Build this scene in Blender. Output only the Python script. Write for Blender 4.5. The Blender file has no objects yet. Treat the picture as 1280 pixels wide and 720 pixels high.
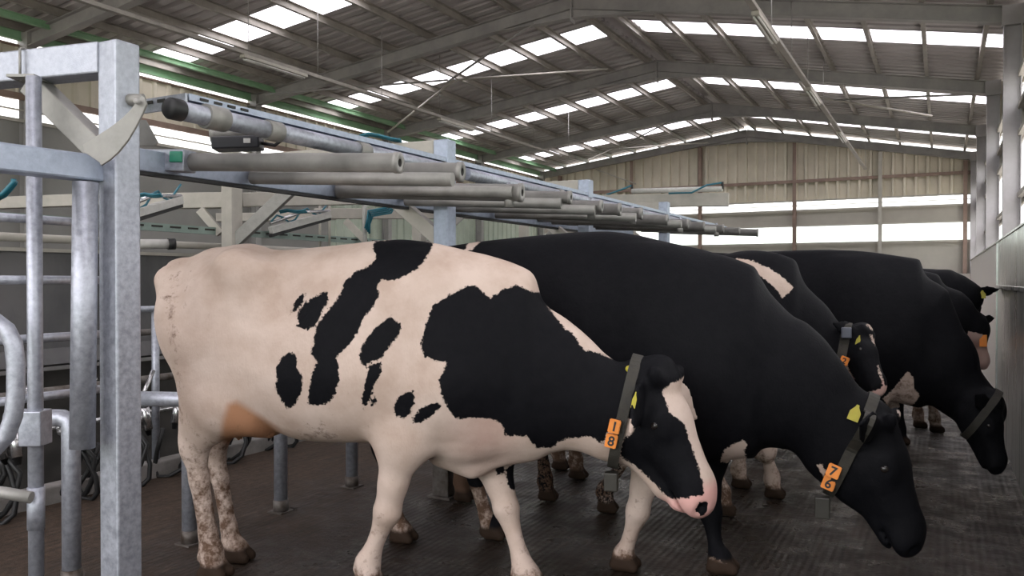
import bpy, bmesh, math, random
import numpy as np
import openvdb as vdb
from mathutils import Vector, Matrix
from mathutils.bvhtree import BVHTree

random.seed(7)
SC = bpy.context.scene
COL = SC.collection
PI = math.pi

# ------------------------------------------------------------------ camera
FOC = 1020.0
H = 1.29
YAW = math.atan(537.0 / FOC)
PITCH = math.radians(0.56)
CAM = Vector((0, 0, H))
FW = Vector((-math.sin(YAW) * math.cos(PITCH), math.cos(YAW) * math.cos(PITCH), -math.sin(PITCH)))
RT = Vector((math.cos(YAW), math.sin(YAW), 0))
UP = RT.cross(FW)

cam_data = bpy.data.cameras.new('camera')
cam_data.sensor_width = 36.0
cam_data.lens = 36.0 * FOC / 1280.0
cam_data.clip_start = 0.05
cam_data.clip_end = 300
cam = bpy.data.objects.new('camera', cam_data)
COL.objects.link(cam)
cam.matrix_world = Matrix((
    (RT.x, UP.x, -FW.x, CAM.x),
    (RT.y, UP.y, -FW.y, CAM.y),
    (RT.z, UP.z, -FW.z, CAM.z),
    (0, 0, 0, 1)))
SC.camera = cam


def ray(px, py):
    return FW + RT * ((px - 640) / FOC) + UP * ((360 - py) / FOC)


def atD(px, py, d):
    return CAM + ray(px, py) * d


def onX(px, py, X):
    r = ray(px, py)
    return CAM + r * ((X - CAM.x) / r.x)


def onY(px, py, Y):
    r = ray(px, py)
    return CAM + r * ((Y - CAM.y) / r.y)


def onZ(px, py, Z=0.0):
    r = ray(px, py)
    return CAM + r * ((Z - CAM.z) / r.z)


def cg(xc, d):
    """ground point from camera-right offset and depth"""
    return Vector((RT.x * xc - math.sin(YAW) * d, RT.y * xc + math.cos(YAW) * d, 0))


# ------------------------------------------------------------------ materials
MATS = {}


def new_mat(name):
    m = bpy.data.materials.new(name)
    m.use_nodes = True
    nt = m.node_tree
    b = nt.nodes['Principled BSDF']
    MATS[name] = m
    return m, nt, b


def N(nt, typ, **kw):
    n = nt.nodes.new(typ)
    for k, v in kw.items():
        if k in n.inputs:
            n.inputs[k].default_value = v
        else:
            setattr(n, k, v)
    return n


def ramp(nt, fac, stops):
    r = nt.nodes.new('ShaderNodeValToRGB')
    e = r.color_ramp.elements
    while len(e) < len(stops):
        e.new(0.5)
    for el, (p, c) in zip(e, stops):
        el.position = p
        el.color = (*c, 1) if len(c) == 3 else c
    nt.links.new(fac, r.inputs[0])
    return r.outputs[0]


def mottled(name, c1, c2, scale=6, rough=(0.4, 0.6), metal=0.0, bump=0.0, stretch=(1, 1, 1), detail=5, coord='Object', bscale=None):
    m, nt, b = new_mat(name)
    tc = N(nt, 'ShaderNodeTexCoord')
    mp = N(nt, 'ShaderNodeMapping')
    mp.inputs['Scale'].default_value = stretch
    nt.links.new(tc.outputs[coord], mp.inputs[0])
    no = N(nt, 'ShaderNodeTexNoise', Scale=scale, Detail=detail, Roughness=0.6)
    nt.links.new(mp.outputs[0], no.inputs['Vector'])
    c = ramp(nt, no.outputs['Fac'], [(0.35, c1), (0.65, c2)])
    nt.links.new(c, b.inputs['Base Color'])
    rr = ramp(nt, no.outputs['Fac'], [(0.3, (rough[0],) * 3), (0.7, (rough[1],) * 3)])
    nt.links.new(rr, b.inputs['Roughness'])
    b.inputs['Metallic'].default_value = metal
    if bump:
        n2 = N(nt, 'ShaderNodeTexNoise', Scale=bscale or scale * 6, Detail=4)
        nt.links.new(mp.outputs[0], n2.inputs['Vector'])
        bp = N(nt, 'ShaderNodeBump', Strength=bump, Distance=0.01)
        nt.links.new(n2.outputs['Fac'], bp.inputs['Height'])
        nt.links.new(bp.outputs[0], b.inputs['Normal'])
    return m


def plain(name, c, rough=0.5, metal=0.0, emit=None, es=0.0):
    m, nt, b = new_mat(name)
    tc = N(nt, 'ShaderNodeTexCoord')
    no = N(nt, 'ShaderNodeTexNoise', Scale=25.0, Detail=3)
    nt.links.new(tc.outputs['Object'], no.inputs['Vector'])
    col = ramp(nt, no.outputs['Fac'], [(0.3, tuple(x * 0.85 for x in c)), (0.7, c)])
    nt.links.new(col, b.inputs['Base Color'])
    b.inputs['Roughness'].default_value = rough
    b.inputs['Metallic'].default_value = metal
    if emit:
        b.inputs['Emission Color'].default_value = (*emit, 1)
        b.inputs['Emission Strength'].default_value = es
    return m


# ------------------------------------------------------------------ mesh building
class MB:
    def __init__(self):
        self.bm = bmesh.new()
        self.mi = 0

    def mat(self, i):
        self.mi = i
        return self

    def face(self, vs, smooth=False):
        try:
            f = self.bm.faces.new(vs)
        except ValueError:
            return
        f.material_index = self.mi
        f.smooth = smooth

    def beam(self, a, b, w, h, up=(0, 0, 1)):
        a, b = Vector(a), Vector(b)
        d = (b - a).normalized()
        s = d.cross(Vector(up))
        if s.length < 1e-4:
            s = d.cross(Vector((1, 0, 0)))
        s.normalize()
        u = s.cross(d).normalized()
        ring = []
        for p in (a, b):
            ring.append([self.bm.verts.new(p + s * (i * w / 2) + u * (j * h / 2)) for i, j in ((-1, -1), (1, -1), (1, 1), (-1, 1))])
        for k in range(4):
            self.face([ring[0][k], ring[0][(k + 1) % 4], ring[1][(k + 1) % 4], ring[1][k]])
        self.face(ring[0][::-1])
        self.face(ring[1])
        return self

    def box(self, lo, hi):
        lo, hi = Vector(lo), Vector(hi)
        c = (lo + hi) / 2
        s = hi - lo
        return self.beam((c.x - s.x / 2, c.y, c.z), (c.x + s.x / 2, c.y, c.z), s.y, s.z)

    def ibeam(self, a, b, w, h, t=0.012, up=(0, 0, 1)):
        a, b = Vector(a), Vector(b)
        d = (b - a).normalized()
        s = d.cross(Vector(up)).normalized()
        u = s.cross(d).normalized()
        self.beam(a, b, t, h - 2 * t, up)
        for k in (-1, 1):
            o = u * (k * (h / 2 - t / 2))
            self.beam(a + o, b + o, w, t, up)
        return self

    def tube(self, pts, r, seg=14, cap=True, smooth=True):
        pts = [Vector(p) for p in pts]
        n = len(pts)
        rs = r if isinstance(r, (list, tuple)) else [r] * n
        t0 = (pts[1] - pts[0]).normalized()
        ref = Vector((0, 0, 1)) if abs(t0.z) < 0.9 else Vector((1, 0, 0))
        u = t0.cross(ref).normalized()
        rings = []
        for i in range(n):
            if i == 0:
                t = t0
            elif i == n - 1:
                t = (pts[i] - pts[i - 1]).normalized()
            else:
                t = ((pts[i + 1] - pts[i]).normalized() + (pts[i] - pts[i - 1]).normalized()).normalized()
            u = (u - t * u.dot(t)).normalized()
            v = t.cross(u)
            rings.append([self.bm.verts.new(pts[i] + (u * math.cos(2 * PI * k / seg) + v * math.sin(2 * PI * k / seg)) * rs[i]) for k in range(seg)])
        for i in range(n - 1):
            for k in range(seg):
                self.face([rings[i][k], rings[i][(k + 1) % seg], rings[i + 1][(k + 1) % seg], rings[i + 1][k]], smooth)
        if cap:
            self.face(rings[0][::-1])
            self.face(rings[-1])
        return self

    def lathe(self, a, axis, prof, seg=20):
        """prof: list of (t, r, mat)"""
        a, d = Vector(a), Vector(axis).normalized()
        ref = Vector((0, 0, 1)) if abs(d.z) < 0.9 else Vector((1, 0, 0))
        u = d.cross(ref).normalized()
        v = d.cross(u)
        prev = None
        for (t, r, mi) in prof:
            if r < 1e-5:
                ring = [self.bm.verts.new(a + d * t)]
            else:
                ring = [self.bm.verts.new(a + d * t + (u * math.cos(2 * PI * k / seg) + v * math.sin(2 * PI * k / seg)) * r) for k in range(seg)]
            if prev:
                self.mi = mi
                for k in range(seg):
                    if len(ring) == 1:
                        self.face([prev[k], prev[(k + 1) % seg], ring[0]], True)
                    elif len(prev) == 1:
                        self.face([prev[0], ring[(k + 1) % seg], ring[k]], True)
                    else:
                        self.face([prev[k], prev[(k + 1) % seg], ring[(k + 1) % seg], ring[k]], True)
            prev = ring
        return self

    def prism(self, poly, vec):
        vec = Vector(vec)
        A = [self.bm.verts.new(Vector(p)) for p in poly]
        B = [self.bm.verts.new(Vector(p) + vec) for p in poly]
        n = len(A)
        for k in range(n):
            self.face([A[k], A[(k + 1) % n], B[(k + 1) % n], B[k]])
        self.face(A[::-1])
        self.face(B)
        return self

    def sphere(self, c, r, seg=14, scale=(1, 1, 1)):
        c = Vector(c)
        rows = []
        for i in range(seg // 2 + 1):
            th = PI * i / (seg // 2)
            if i in (0, seg // 2):
                rows.append([self.bm.verts.new(c + Vector((0, 0, r * math.cos(th) * scale[2])))])
            else:
                rows.append([self.bm.verts.new(c + Vector((r * math.sin(th) * math.cos(2 * PI * k / seg) * scale[0], r * math.sin(th) * math.sin(2 * PI * k / seg) * scale[1], r * math.cos(th) * scale[2]))) for k in range(seg)])
        for i in range(len(rows) - 1):
            a, b = rows[i], rows[i + 1]
            for k in range(seg):
                if len(a) == 1:
                    self.face([a[0], b[k], b[(k + 1) % seg]], True)
                elif len(b) == 1:
                    self.face([a[k], b[0], a[(k + 1) % seg]], True)
                else:
                    self.face([a[k], b[k], b[(k + 1) % seg], a[(k + 1) % seg]], True)
        return self

    def build(self, name, mats, parent=None, bevel=0.0, recalc=True):
        if recalc:
            bmesh.ops.recalc_face_normals(self.bm, faces=self.bm.faces)
        me = bpy.data.meshes.new(name)
        self.bm.to_mesh(me)
        self.bm.free()
        if not isinstance(mats, (list, tuple)):
            mats = [mats]
        for m in mats:
            me.materials.append(m)
        o = bpy.data.objects.new(name, me)
        COL.objects.link(o)
        if parent is not None:
            o.parent = parent
            o.matrix_parent_inverse = parent.matrix_world.inverted()
        if bevel:
            md = o.modifiers.new('bevel', 'BEVEL')
            md.width = bevel
            md.segments = 2
            md.limit_method = 'ANGLE'
        return o


def tag(o, label=None, cat=None, group=None, kind=None):
    if label:
        o['label'] = label
    if cat:
        o['category'] = cat
    if group:
        o['group'] = group
    if kind:
        o['kind'] = kind
    return o


def thing(name, label, cat, loc=(0, 0, 0), group=None):
    o = bpy.data.objects.new(name, None)
    COL.objects.link(o)
    o.empty_display_size = 0.1
    o.location = loc
    o.matrix_world = Matrix.Translation(Vector(loc))
    return tag(o, label, cat, group)


def struct(o, label=None):
    o['kind'] = 'structure'
    if label:
        o['label'] = label
    return o
# ------------------------------------------------------------------ material set
galv = mottled('galvanised_steel', (0.31, 0.325, 0.375), (0.46, 0.48, 0.54), scale=42, rough=(0.35, 0.55), metal=0.6, bump=0.08)
galv_dark = mottled('dull_galvanised_steel', (0.24, 0.235, 0.22), (0.36, 0.35, 0.33), scale=8, rough=(0.45, 0.7), metal=0.45, bump=0.08)
muddy_steel = mottled('muddy_steel', (0.05, 0.036, 0.026), (0.17, 0.155, 0.145), scale=11, rough=(0.4, 0.7), metal=0.3)
blue_steel = mottled('bluish_galvanised_steel', (0.33, 0.37, 0.46), (0.43, 0.48, 0.58), scale=30, rough=(0.4, 0.55), metal=0.5, bump=0.05)
cream_steel = mottled('cream_painted_steel', (0.40, 0.375, 0.33), (0.50, 0.47, 0.42), scale=5, rough=(0.45, 0.7))
frame_grey = mottled('grey_painted_frame', (0.30, 0.29, 0.285), (0.40, 0.385, 0.37), scale=3, rough=(0.5, 0.7))
lilac_grey = mottled('lilac_grey_paint', (0.36, 0.34, 0.35), (0.46, 0.44, 0.46), scale=2.5, rough=(0.35, 0.55))
purlin_grey = mottled('light_purlin_steel', (0.30, 0.28, 0.25), (0.42, 0.39, 0.35), scale=4, rough=(0.45, 0.6), metal=0.3)
roof_sheet = mottled('roof_sheet', (0.48, 0.455, 0.45), (0.58, 0.55, 0.545), scale=1.2, rough=(0.45, 0.6), metal=0.2)
wall_sheet = mottled('beige_corrugated_sheet', (0.58, 0.53, 0.43), (0.68, 0.62, 0.51), scale=1.5, rough=(0.5, 0.7))
wall_plain = mottled('beige_plain_panel', (0.36, 0.33, 0.29), (0.45, 0.42, 0.37), scale=0.8, rough=(0.5, 0.7))
green_sheet = mottled('pale_green_corrugated_sheet', (0.42, 0.47, 0.39), (0.52, 0.57, 0.48), scale=1.5, rough=(0.5, 0.7))
grey_panel = mottled('grey_side_panel', (0.24, 0.23, 0.22), (0.30, 0.29, 0.275), scale=0.7, rough=(0.5, 0.7))
cream_wall = mottled('cream_low_wall', (0.66, 0.60, 0.55), (0.74, 0.69, 0.63), scale=2, rough=(0.3, 0.5))
brown_trim = mottled('brown_trim', (0.22, 0.15, 0.12), (0.30, 0.21, 0.17), scale=4, rough=(0.5, 0.7))
green_paint = mottled('green_paint', (0.24, 0.44, 0.25), (0.33, 0.54, 0.34), scale=3, rough=(0.4, 0.6))
green_tray = mottled('pale_green_tray', (0.22, 0.29, 0.26), (0.30, 0.38, 0.34), scale=6, rough=(0.5, 0.7))
concrete = mottled('kerb_concrete', (0.17, 0.16, 0.15), (0.28, 0.26, 0.25), scale=7, rough=(0.5, 0.8), bump=0.2)
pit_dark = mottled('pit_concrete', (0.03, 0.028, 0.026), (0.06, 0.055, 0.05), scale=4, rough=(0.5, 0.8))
splash = mottled('weathered_splash_panel', (0.085, 0.085, 0.09), (0.17, 0.165, 0.165), scale=2.2, rough=(0.4, 0.65), metal=0.3, stretch=(1, 1, 0.5))
rubber = plain('black_rubber', (0.015, 0.015, 0.016), 0.5)
black_plastic = plain('black_plastic', (0.02, 0.02, 0.025), 0.35)
bore_dark = plain('dark_bore', (0.03, 0.028, 0.025), 0.7)
steel_bright = plain('stainless_steel', (0.65, 0.65, 0.66), 0.22, 0.9)
white_plastic = plain('white_plastic', (0.62, 0.61, 0.58), 0.4)
teal_hose = plain('teal_hose', (0.02, 0.16, 0.22), 0.35)
green_plastic = plain('green_plastic', (0.03, 0.30, 0.18), 0.4)
orange_tag = plain('orange_plastic', (0.85, 0.27, 0.03), 0.45)
yellow_tag = plain('yellow_plastic', (0.42, 0.36, 0.025), 0.45)
ink = plain('black_ink', (0.01, 0.01, 0.012), 0.5)
strap_mat = mottled('woven_collar', (0.022, 0.020, 0.016), (0.040, 0.036, 0.028), scale=40, rough=(0.6, 0.8), bump=0.2)
weight_mat = plain('collar_weight_iron', (0.035, 0.032, 0.026), 0.5)
box_mat = plain('collar_box_plastic', (0.10, 0.11, 0.14), 0.35)
eye_mat = plain('eye', (0.012, 0.009, 0.008), 0.08)
lamp_white = plain('lamp_housing', (0.55, 0.52, 0.46), 0.45)
tube_white = plain('fluorescent_tube', (0.75, 0.75, 0.72), 0.3)

# stainless wall cladding, streaked vertically
m, nt, b = new_mat('brushed_cladding')
tc = N(nt, 'ShaderNodeTexCoord')
mp = N(nt, 'ShaderNodeMapping')
mp.inputs['Scale'].default_value = (1, 9, 0.25)
nt.links.new(tc.outputs['Object'], mp.inputs[0])
no = N(nt, 'ShaderNodeTexNoise', Scale=1.6, Detail=6, Roughness=0.65)
nt.links.new(mp.outputs[0], no.inputs['Vector'])
nt.links.new(ramp(nt, no.outputs['Fac'], [(0.3, (0.36, 0.355, 0.33)), (0.7, (0.56, 0.55, 0.52))]), b.inputs['Base Color'])
nt.links.new(ramp(nt, no.outputs['Fac'], [(0.3, (0.24,) * 3), (0.7, (0.38,) * 3)]), b.inputs['Roughness'])
b.inputs['Metallic'].default_value = 0.85
cladding = m

# wet grooved concrete floor
m, nt, b = new_mat('wet_grooved_concrete')
tc = N(nt, 'ShaderNodeTexCoord')
sx = N(nt, 'ShaderNodeSeparateXYZ')
nt.links.new(tc.outputs['Object'], sx.inputs[0])
big = N(nt, 'ShaderNodeTexNoise', Scale=1.3, Detail=6, Roughness=0.65)
nt.links.new(tc.outputs['Object'], big.inputs['Vector'])
fine = N(nt, 'ShaderNodeTexNoise', Scale=26.0, Detail=6, Roughness=0.7)
nt.links.new(tc.outputs['Object'], fine.inputs['Vector'])
mpf = N(nt, 'ShaderNodeMapping')
mpf.inputs['Scale'].default_value = (1.0, 0.06, 1.0)
nt.links.new(tc.outputs['Object'], mpf.inputs[0])
streak = N(nt, 'ShaderNodeTexNoise', Scale=38.0, Detail=4, Roughness=0.7)
nt.links.new(mpf.outputs[0], streak.inputs['Vector'])
# dried mud towards the pit kerb, wet and darker towards the wall
mr = N(nt, 'ShaderNodeMapRange')
mr.inputs['From Min'].default_value = -3.9
mr.inputs['From Max'].default_value = -2.3
nt.links.new(sx.outputs['X'], mr.inputs['Value'])
wet0 = N(nt, 'ShaderNodeMath', operation='MULTIPLY_ADD')
nt.links.new(big.outputs['Fac'], wet0.inputs[0])
wet0.inputs[1].default_value = 1.6
wet0.inputs[2].default_value = -0.9
wet = N(nt, 'ShaderNodeMath', operation='ADD', use_clamp=True)
nt.links.new(mr.outputs[0], wet.inputs[0])
nt.links.new(wet0.outputs[0], wet.inputs[1])
dry_c = ramp(nt, fine.outputs['Fac'], [(0.3, (0.026, 0.016, 0.010)), (0.7, (0.080, 0.052, 0.034))])
wet_c = ramp(nt, fine.outputs['Fac'], [(0.3, (0.010, 0.007, 0.005)), (0.7, (0.030, 0.021, 0.016))])
mx = N(nt, 'ShaderNodeMixRGB')
nt.links.new(wet.outputs[0], mx.inputs[0])
nt.links.new(dry_c, mx.inputs[1])
nt.links.new(wet_c, mx.inputs[2])
st_c = ramp(nt, streak.outputs['Fac'], [(0.35, (0.45,) * 3), (0.65, (1.35,) * 3)])
mm = N(nt, 'ShaderNodeMixRGB', blend_type='MULTIPLY')
mm.inputs[0].default_value = 0.8
nt.links.new(mx.outputs[0], mm.inputs[1])
nt.links.new(st_c, mm.inputs[2])
nt.links.new(mm.outputs[0], b.inputs['Base Color'])
pud = N(nt, 'ShaderNodeTexNoise', Scale=5.0, Detail=5, Roughness=0.6)
nt.links.new(tc.outputs['Object'], pud.inputs['Vector'])
pr = ramp(nt, pud.outputs['Fac'], [(0.40, (0.50,) * 3), (0.56, (0.26,) * 3), (0.63, (0.09,) * 3)])
dr = N(nt, 'ShaderNodeMixRGB')
nt.links.new(wet.outputs[0], dr.inputs[0])
dr.inputs[1].default_value = (0.75, 0.75, 0.75, 1)
nt.links.new(pr, dr.inputs[2])
nt.links.new(dr.outputs[0], b.inputs['Roughness'])
wv = N(nt, 'ShaderNodeTexWave', Scale=9.0, Distortion=1.2, Detail=2.0)
wv.bands_direction = 'X'
nt.links.new(tc.outputs['Object'], wv.inputs['Vector'])
wm = N(nt, 'ShaderNodeMath', operation='MULTIPLY')
nt.links.new(wv.outputs['Fac'], wm.inputs[0])
nt.links.new(wet.outputs[0], wm.inputs[1])
bp1 = N(nt, 'ShaderNodeBump', Strength=0.5, Distance=0.006)
nt.links.new(wm.outputs[0], bp1.inputs['Height'])
bp2 = N(nt, 'ShaderNodeBump', Strength=0.8, Distance=0.010)
nt.links.new(fine.outputs['Fac'], bp2.inputs['Height'])
nt.links.new(bp1.outputs[0], bp2.inputs['Normal'])
nt.links.new(bp2.outputs[0], b.inputs['Normal'])
b.inputs['Specular IOR Level'].default_value = 0.36
floor_mat = m

# translucent skylight sheet and window glass
def glassy(name, tint, trans=0.6):
    m, nt, b = new_mat(name)
    out = nt.nodes['Material Output']
    t = N(nt, 'ShaderNodeBsdfTransparent')
    t.inputs[0].default_value = (*tint, 1)
    tl = N(nt, 'ShaderNodeBsdfTranslucent')
    tl.inputs[0].default_value = (*tint, 1)
    mix = N(nt, 'ShaderNodeMixShader')
    mix.inputs[0].default_value = 1 - trans
    nt.links.new(t.outputs[0], mix.inputs[1])
    nt.links.new(tl.outputs[0], mix.inputs[2])
    nt.links.new(mix.outputs[0], out.inputs[0])
    return m


skylight_mat = glassy('skylight_sheet', (0.95, 0.95, 0.97), 0.6)
pane_mat = glassy('window_film', (0.97, 0.98, 0.97), 0.85)

# cow coat: attributes coat (signed distance, >0 black), pink, mud, hoof
def coat_material():
    m, nt, b = new_mat('cow_coat')
    tc = N(nt, 'ShaderNodeTexCoord')

    def at(n):
        a = N(nt, 'ShaderNodeAttribute')
        a.attribute_name = n
        return a.outputs['Fac']
    n1 = N(nt, 'ShaderNodeTexNoise', Scale=70.0, Detail=4, Roughness=0.7)
    nt.links.new(tc.outputs['Object'], n1.inputs['Vector'])
    n2 = N(nt, 'ShaderNodeTexNoise', Scale=5.0, Detail=5, Roughness=0.6)
    nt.links.new(tc.outputs['Object'], n2.inputs['Vector'])
    n3 = N(nt, 'ShaderNodeTexNoise', Scale=22.0, Detail=6, Roughness=0.75)
    nt.links.new(tc.outputs['Object'], n3.inputs['Vector'])
    # ragged edge
    ad = N(nt, 'ShaderNodeMath', operation='MULTIPLY_ADD')
    nt.links.new(n1.outputs['Fac'], ad.inputs[0])
    ad.inputs[1].default_value = 0.034
    ad.inputs[2].default_value = -0.017
    s = N(nt, 'ShaderNodeMath', operation='ADD')
    nt.links.new(at('coat'), s.inputs[0])
    nt.links.new(ad.outputs[0], s.inputs[1])
    mr = N(nt, 'ShaderNodeMapRange')
    mr.inputs['From Min'].default_value = -0.002
    mr.inputs['From Max'].default_value = 0.002
    nt.links.new(s.outputs[0], mr.inputs['Value'])
    white = ramp(nt, n2.outputs['Fac'], [(0.35, (0.45, 0.345, 0.285)), (0.65, (0.58, 0.47, 0.41))])
    mp = N(nt, 'ShaderNodeMixRGB')
    nt.links.new(at('pink'), mp.inputs[0])
    nt.links.new(white, mp.inputs[1])
    mp.inputs[2].default_value = (0.66, 0.38, 0.345, 1)
    mu = N(nt, 'ShaderNodeMixRGB')
    nt.links.new(at('udder'), mu.inputs[0])
    nt.links.new(mp.outputs[0], mu.inputs[1])
    mu.inputs[2].default_value = (0.36, 0.185, 0.105, 1)
    # dirt blotches
    mm = N(nt, 'ShaderNodeMath', operation='MULTIPLY_ADD')
    nt.links.new(n3.outputs['Fac'], mm.inputs[0])
    mm.inputs[1].default_value = 2.4
    mm.inputs[2].default_value = -1.5
    ms = N(nt, 'ShaderNodeMath', operation='ADD')
    nt.links.new(mm.outputs[0], ms.inputs[0])
    nt.links.new(at('mud'), ms.inputs[1])
    mr2 = N(nt, 'ShaderNodeMapRange')
    mr2.inputs['From Min'].default_value = 0.05
    mr2.inputs['From Max'].default_value = 0.55
    nt.links.new(ms.outputs[0], mr2.inputs['Value'])
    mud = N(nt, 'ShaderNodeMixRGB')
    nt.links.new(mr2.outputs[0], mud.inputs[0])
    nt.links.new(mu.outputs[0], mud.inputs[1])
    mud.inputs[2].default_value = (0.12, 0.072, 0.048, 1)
    black = ramp(nt, n3.outputs['Fac'], [(0.3, (0.0018, 0.0021, 0.0035)), (0.7, (0.0052, 0.0052, 0.0070))])
    fb = N(nt, 'ShaderNodeMixRGB')
    nt.links.new(mr.outputs[0], fb.inputs[0])
    nt.links.new(mud.outputs[0], fb.inputs[1])
    nt.links.new(black, fb.inputs[2])
    hf = N(nt, 'ShaderNodeMixRGB')
    nt.links.new(at('hoof'), hf.inputs[0])
    nt.links.new(fb.outputs[0], hf.inputs[1])
    hf.inputs[2].default_value = (0.035, 0.022, 0.015, 1)
    nt.links.new(hf.outputs[0], b.inputs['Base Color'])
    b.inputs['Roughness'].default_value = 0.7
    b.inputs['Specular IOR Level'].default_value = 0.12
    bp = N(nt, 'ShaderNodeBump', Strength=0.25, Distance=0.004)
    mb_ = N(nt, 'ShaderNodeMapping')
    mb_.inputs['Scale'].default_value = (60, 60, 25)
    nt.links.new(tc.outputs['Object'], mb_.inputs[0])
    n4 = N(nt, 'ShaderNodeTexNoise', Scale=2.5, Detail=3)
    nt.links.new(mb_.outputs[0], n4.inputs['Vector'])
    nt.links.new(n4.outputs['Fac'], bp.inputs['Height'])
    bp2 = N(nt, 'ShaderNodeBump', Strength=0.35, Distance=0.02)
    nt.links.new(n2.outputs['Fac'], bp2.inputs['Height'])
    nt.links.new(bp.outputs[0], bp2.inputs['Normal'])
    nt.links.new(bp2.outputs[0], b.inputs['Normal'])
    return m


coat_mat = coat_material()

# ------------------------------------------------------------------ world
w = bpy.data.worlds.new('sky')
SC.world = w
w.use_nodes = True
nt = w.node_tree
bg = nt.nodes['Background']
tc = N(nt, 'ShaderNodeTexCoord')
sx = N(nt, 'ShaderNodeSeparateXYZ')
nt.links.new(tc.outputs['Generated'], sx.inputs[0])
hz = N(nt, 'ShaderNodeMath', operation='MULTIPLY_ADD')
nt.links.new(sx.outputs['Z'], hz.inputs[0])
hz.inputs[1].default_value = 0.5
hz.inputs[2].default_value = 0.5
c = ramp(nt, hz.outputs[0], [(0.0, (0.85, 0.75, 0.69)), (0.44, (0.75, 0.69, 0.62)), (0.497, (0.42, 0.62, 0.38)), (0.51, (0.62, 0.92, 0.74)), (0.535, (1.0, 0.99, 0.99)), (0.8, (1.0, 0.955, 1.0))])
nt.links.new(c, bg.inputs['Color'])
st = N(nt, 'ShaderNodeMapRange')
st.inputs['From Min'].default_value = 0.05
st.inputs['From Max'].default_value = 0.7
st.inputs['To Min'].default_value = 1.0
st.inputs['To Max'].default_value = 3.2
nt.links.new(sx.outputs['Z'], st.inputs['Value'])
nt.links.new(st.outputs[0], bg.inputs['Strength'])
vs = SC.view_settings
vs.view_transform = 'Standard'
vs.look = 'None'
vs.gamma = 1.0
vs.use_curve_mapping = False
vs.exposure = 1.1
# ------------------------------------------------------------------ cows
class Frame:
    """cow's own frame: s forward, y to its far side (away from the camera), z up"""
    def __init__(self, hind, front):
        self.o = (Vector(hind) + Vector(front)) / 2
        self.o.z = 0
        self.f = (Vector(front) - Vector(hind)).normalized()
        self.l = Vector((-self.f.y, self.f.x, 0))

    def w2l(self, p):
        q = Vector(p) - self.o
        return Vector((q.dot(self.f), q.dot(self.l), q.z))

    def l2w(self, p):
        return self.o + self.f * p[0] + self.l * p[1] + Vector((0, 0, p[2]))

    def cp(self, px, py, y=0.0):
        r = ray(px, py)
        t = (y - (CAM - self.o).dot(self.l)) / r.dot(self.l)
        return self.w2l(CAM + r * t)

    def foot(self, px, y, z=0.0):
        """point of lateral plane y at height z seen in pixel column px"""
        lo = self.cp(px, 350, y)
        return Vector((lo.x, y, z))

    def scale(self, px, py, y=0.0):
        r = ray(px, py)
        t = (y - (CAM - self.o).dot(self.l)) / r.dot(self.l)
        return t / FOC


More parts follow.
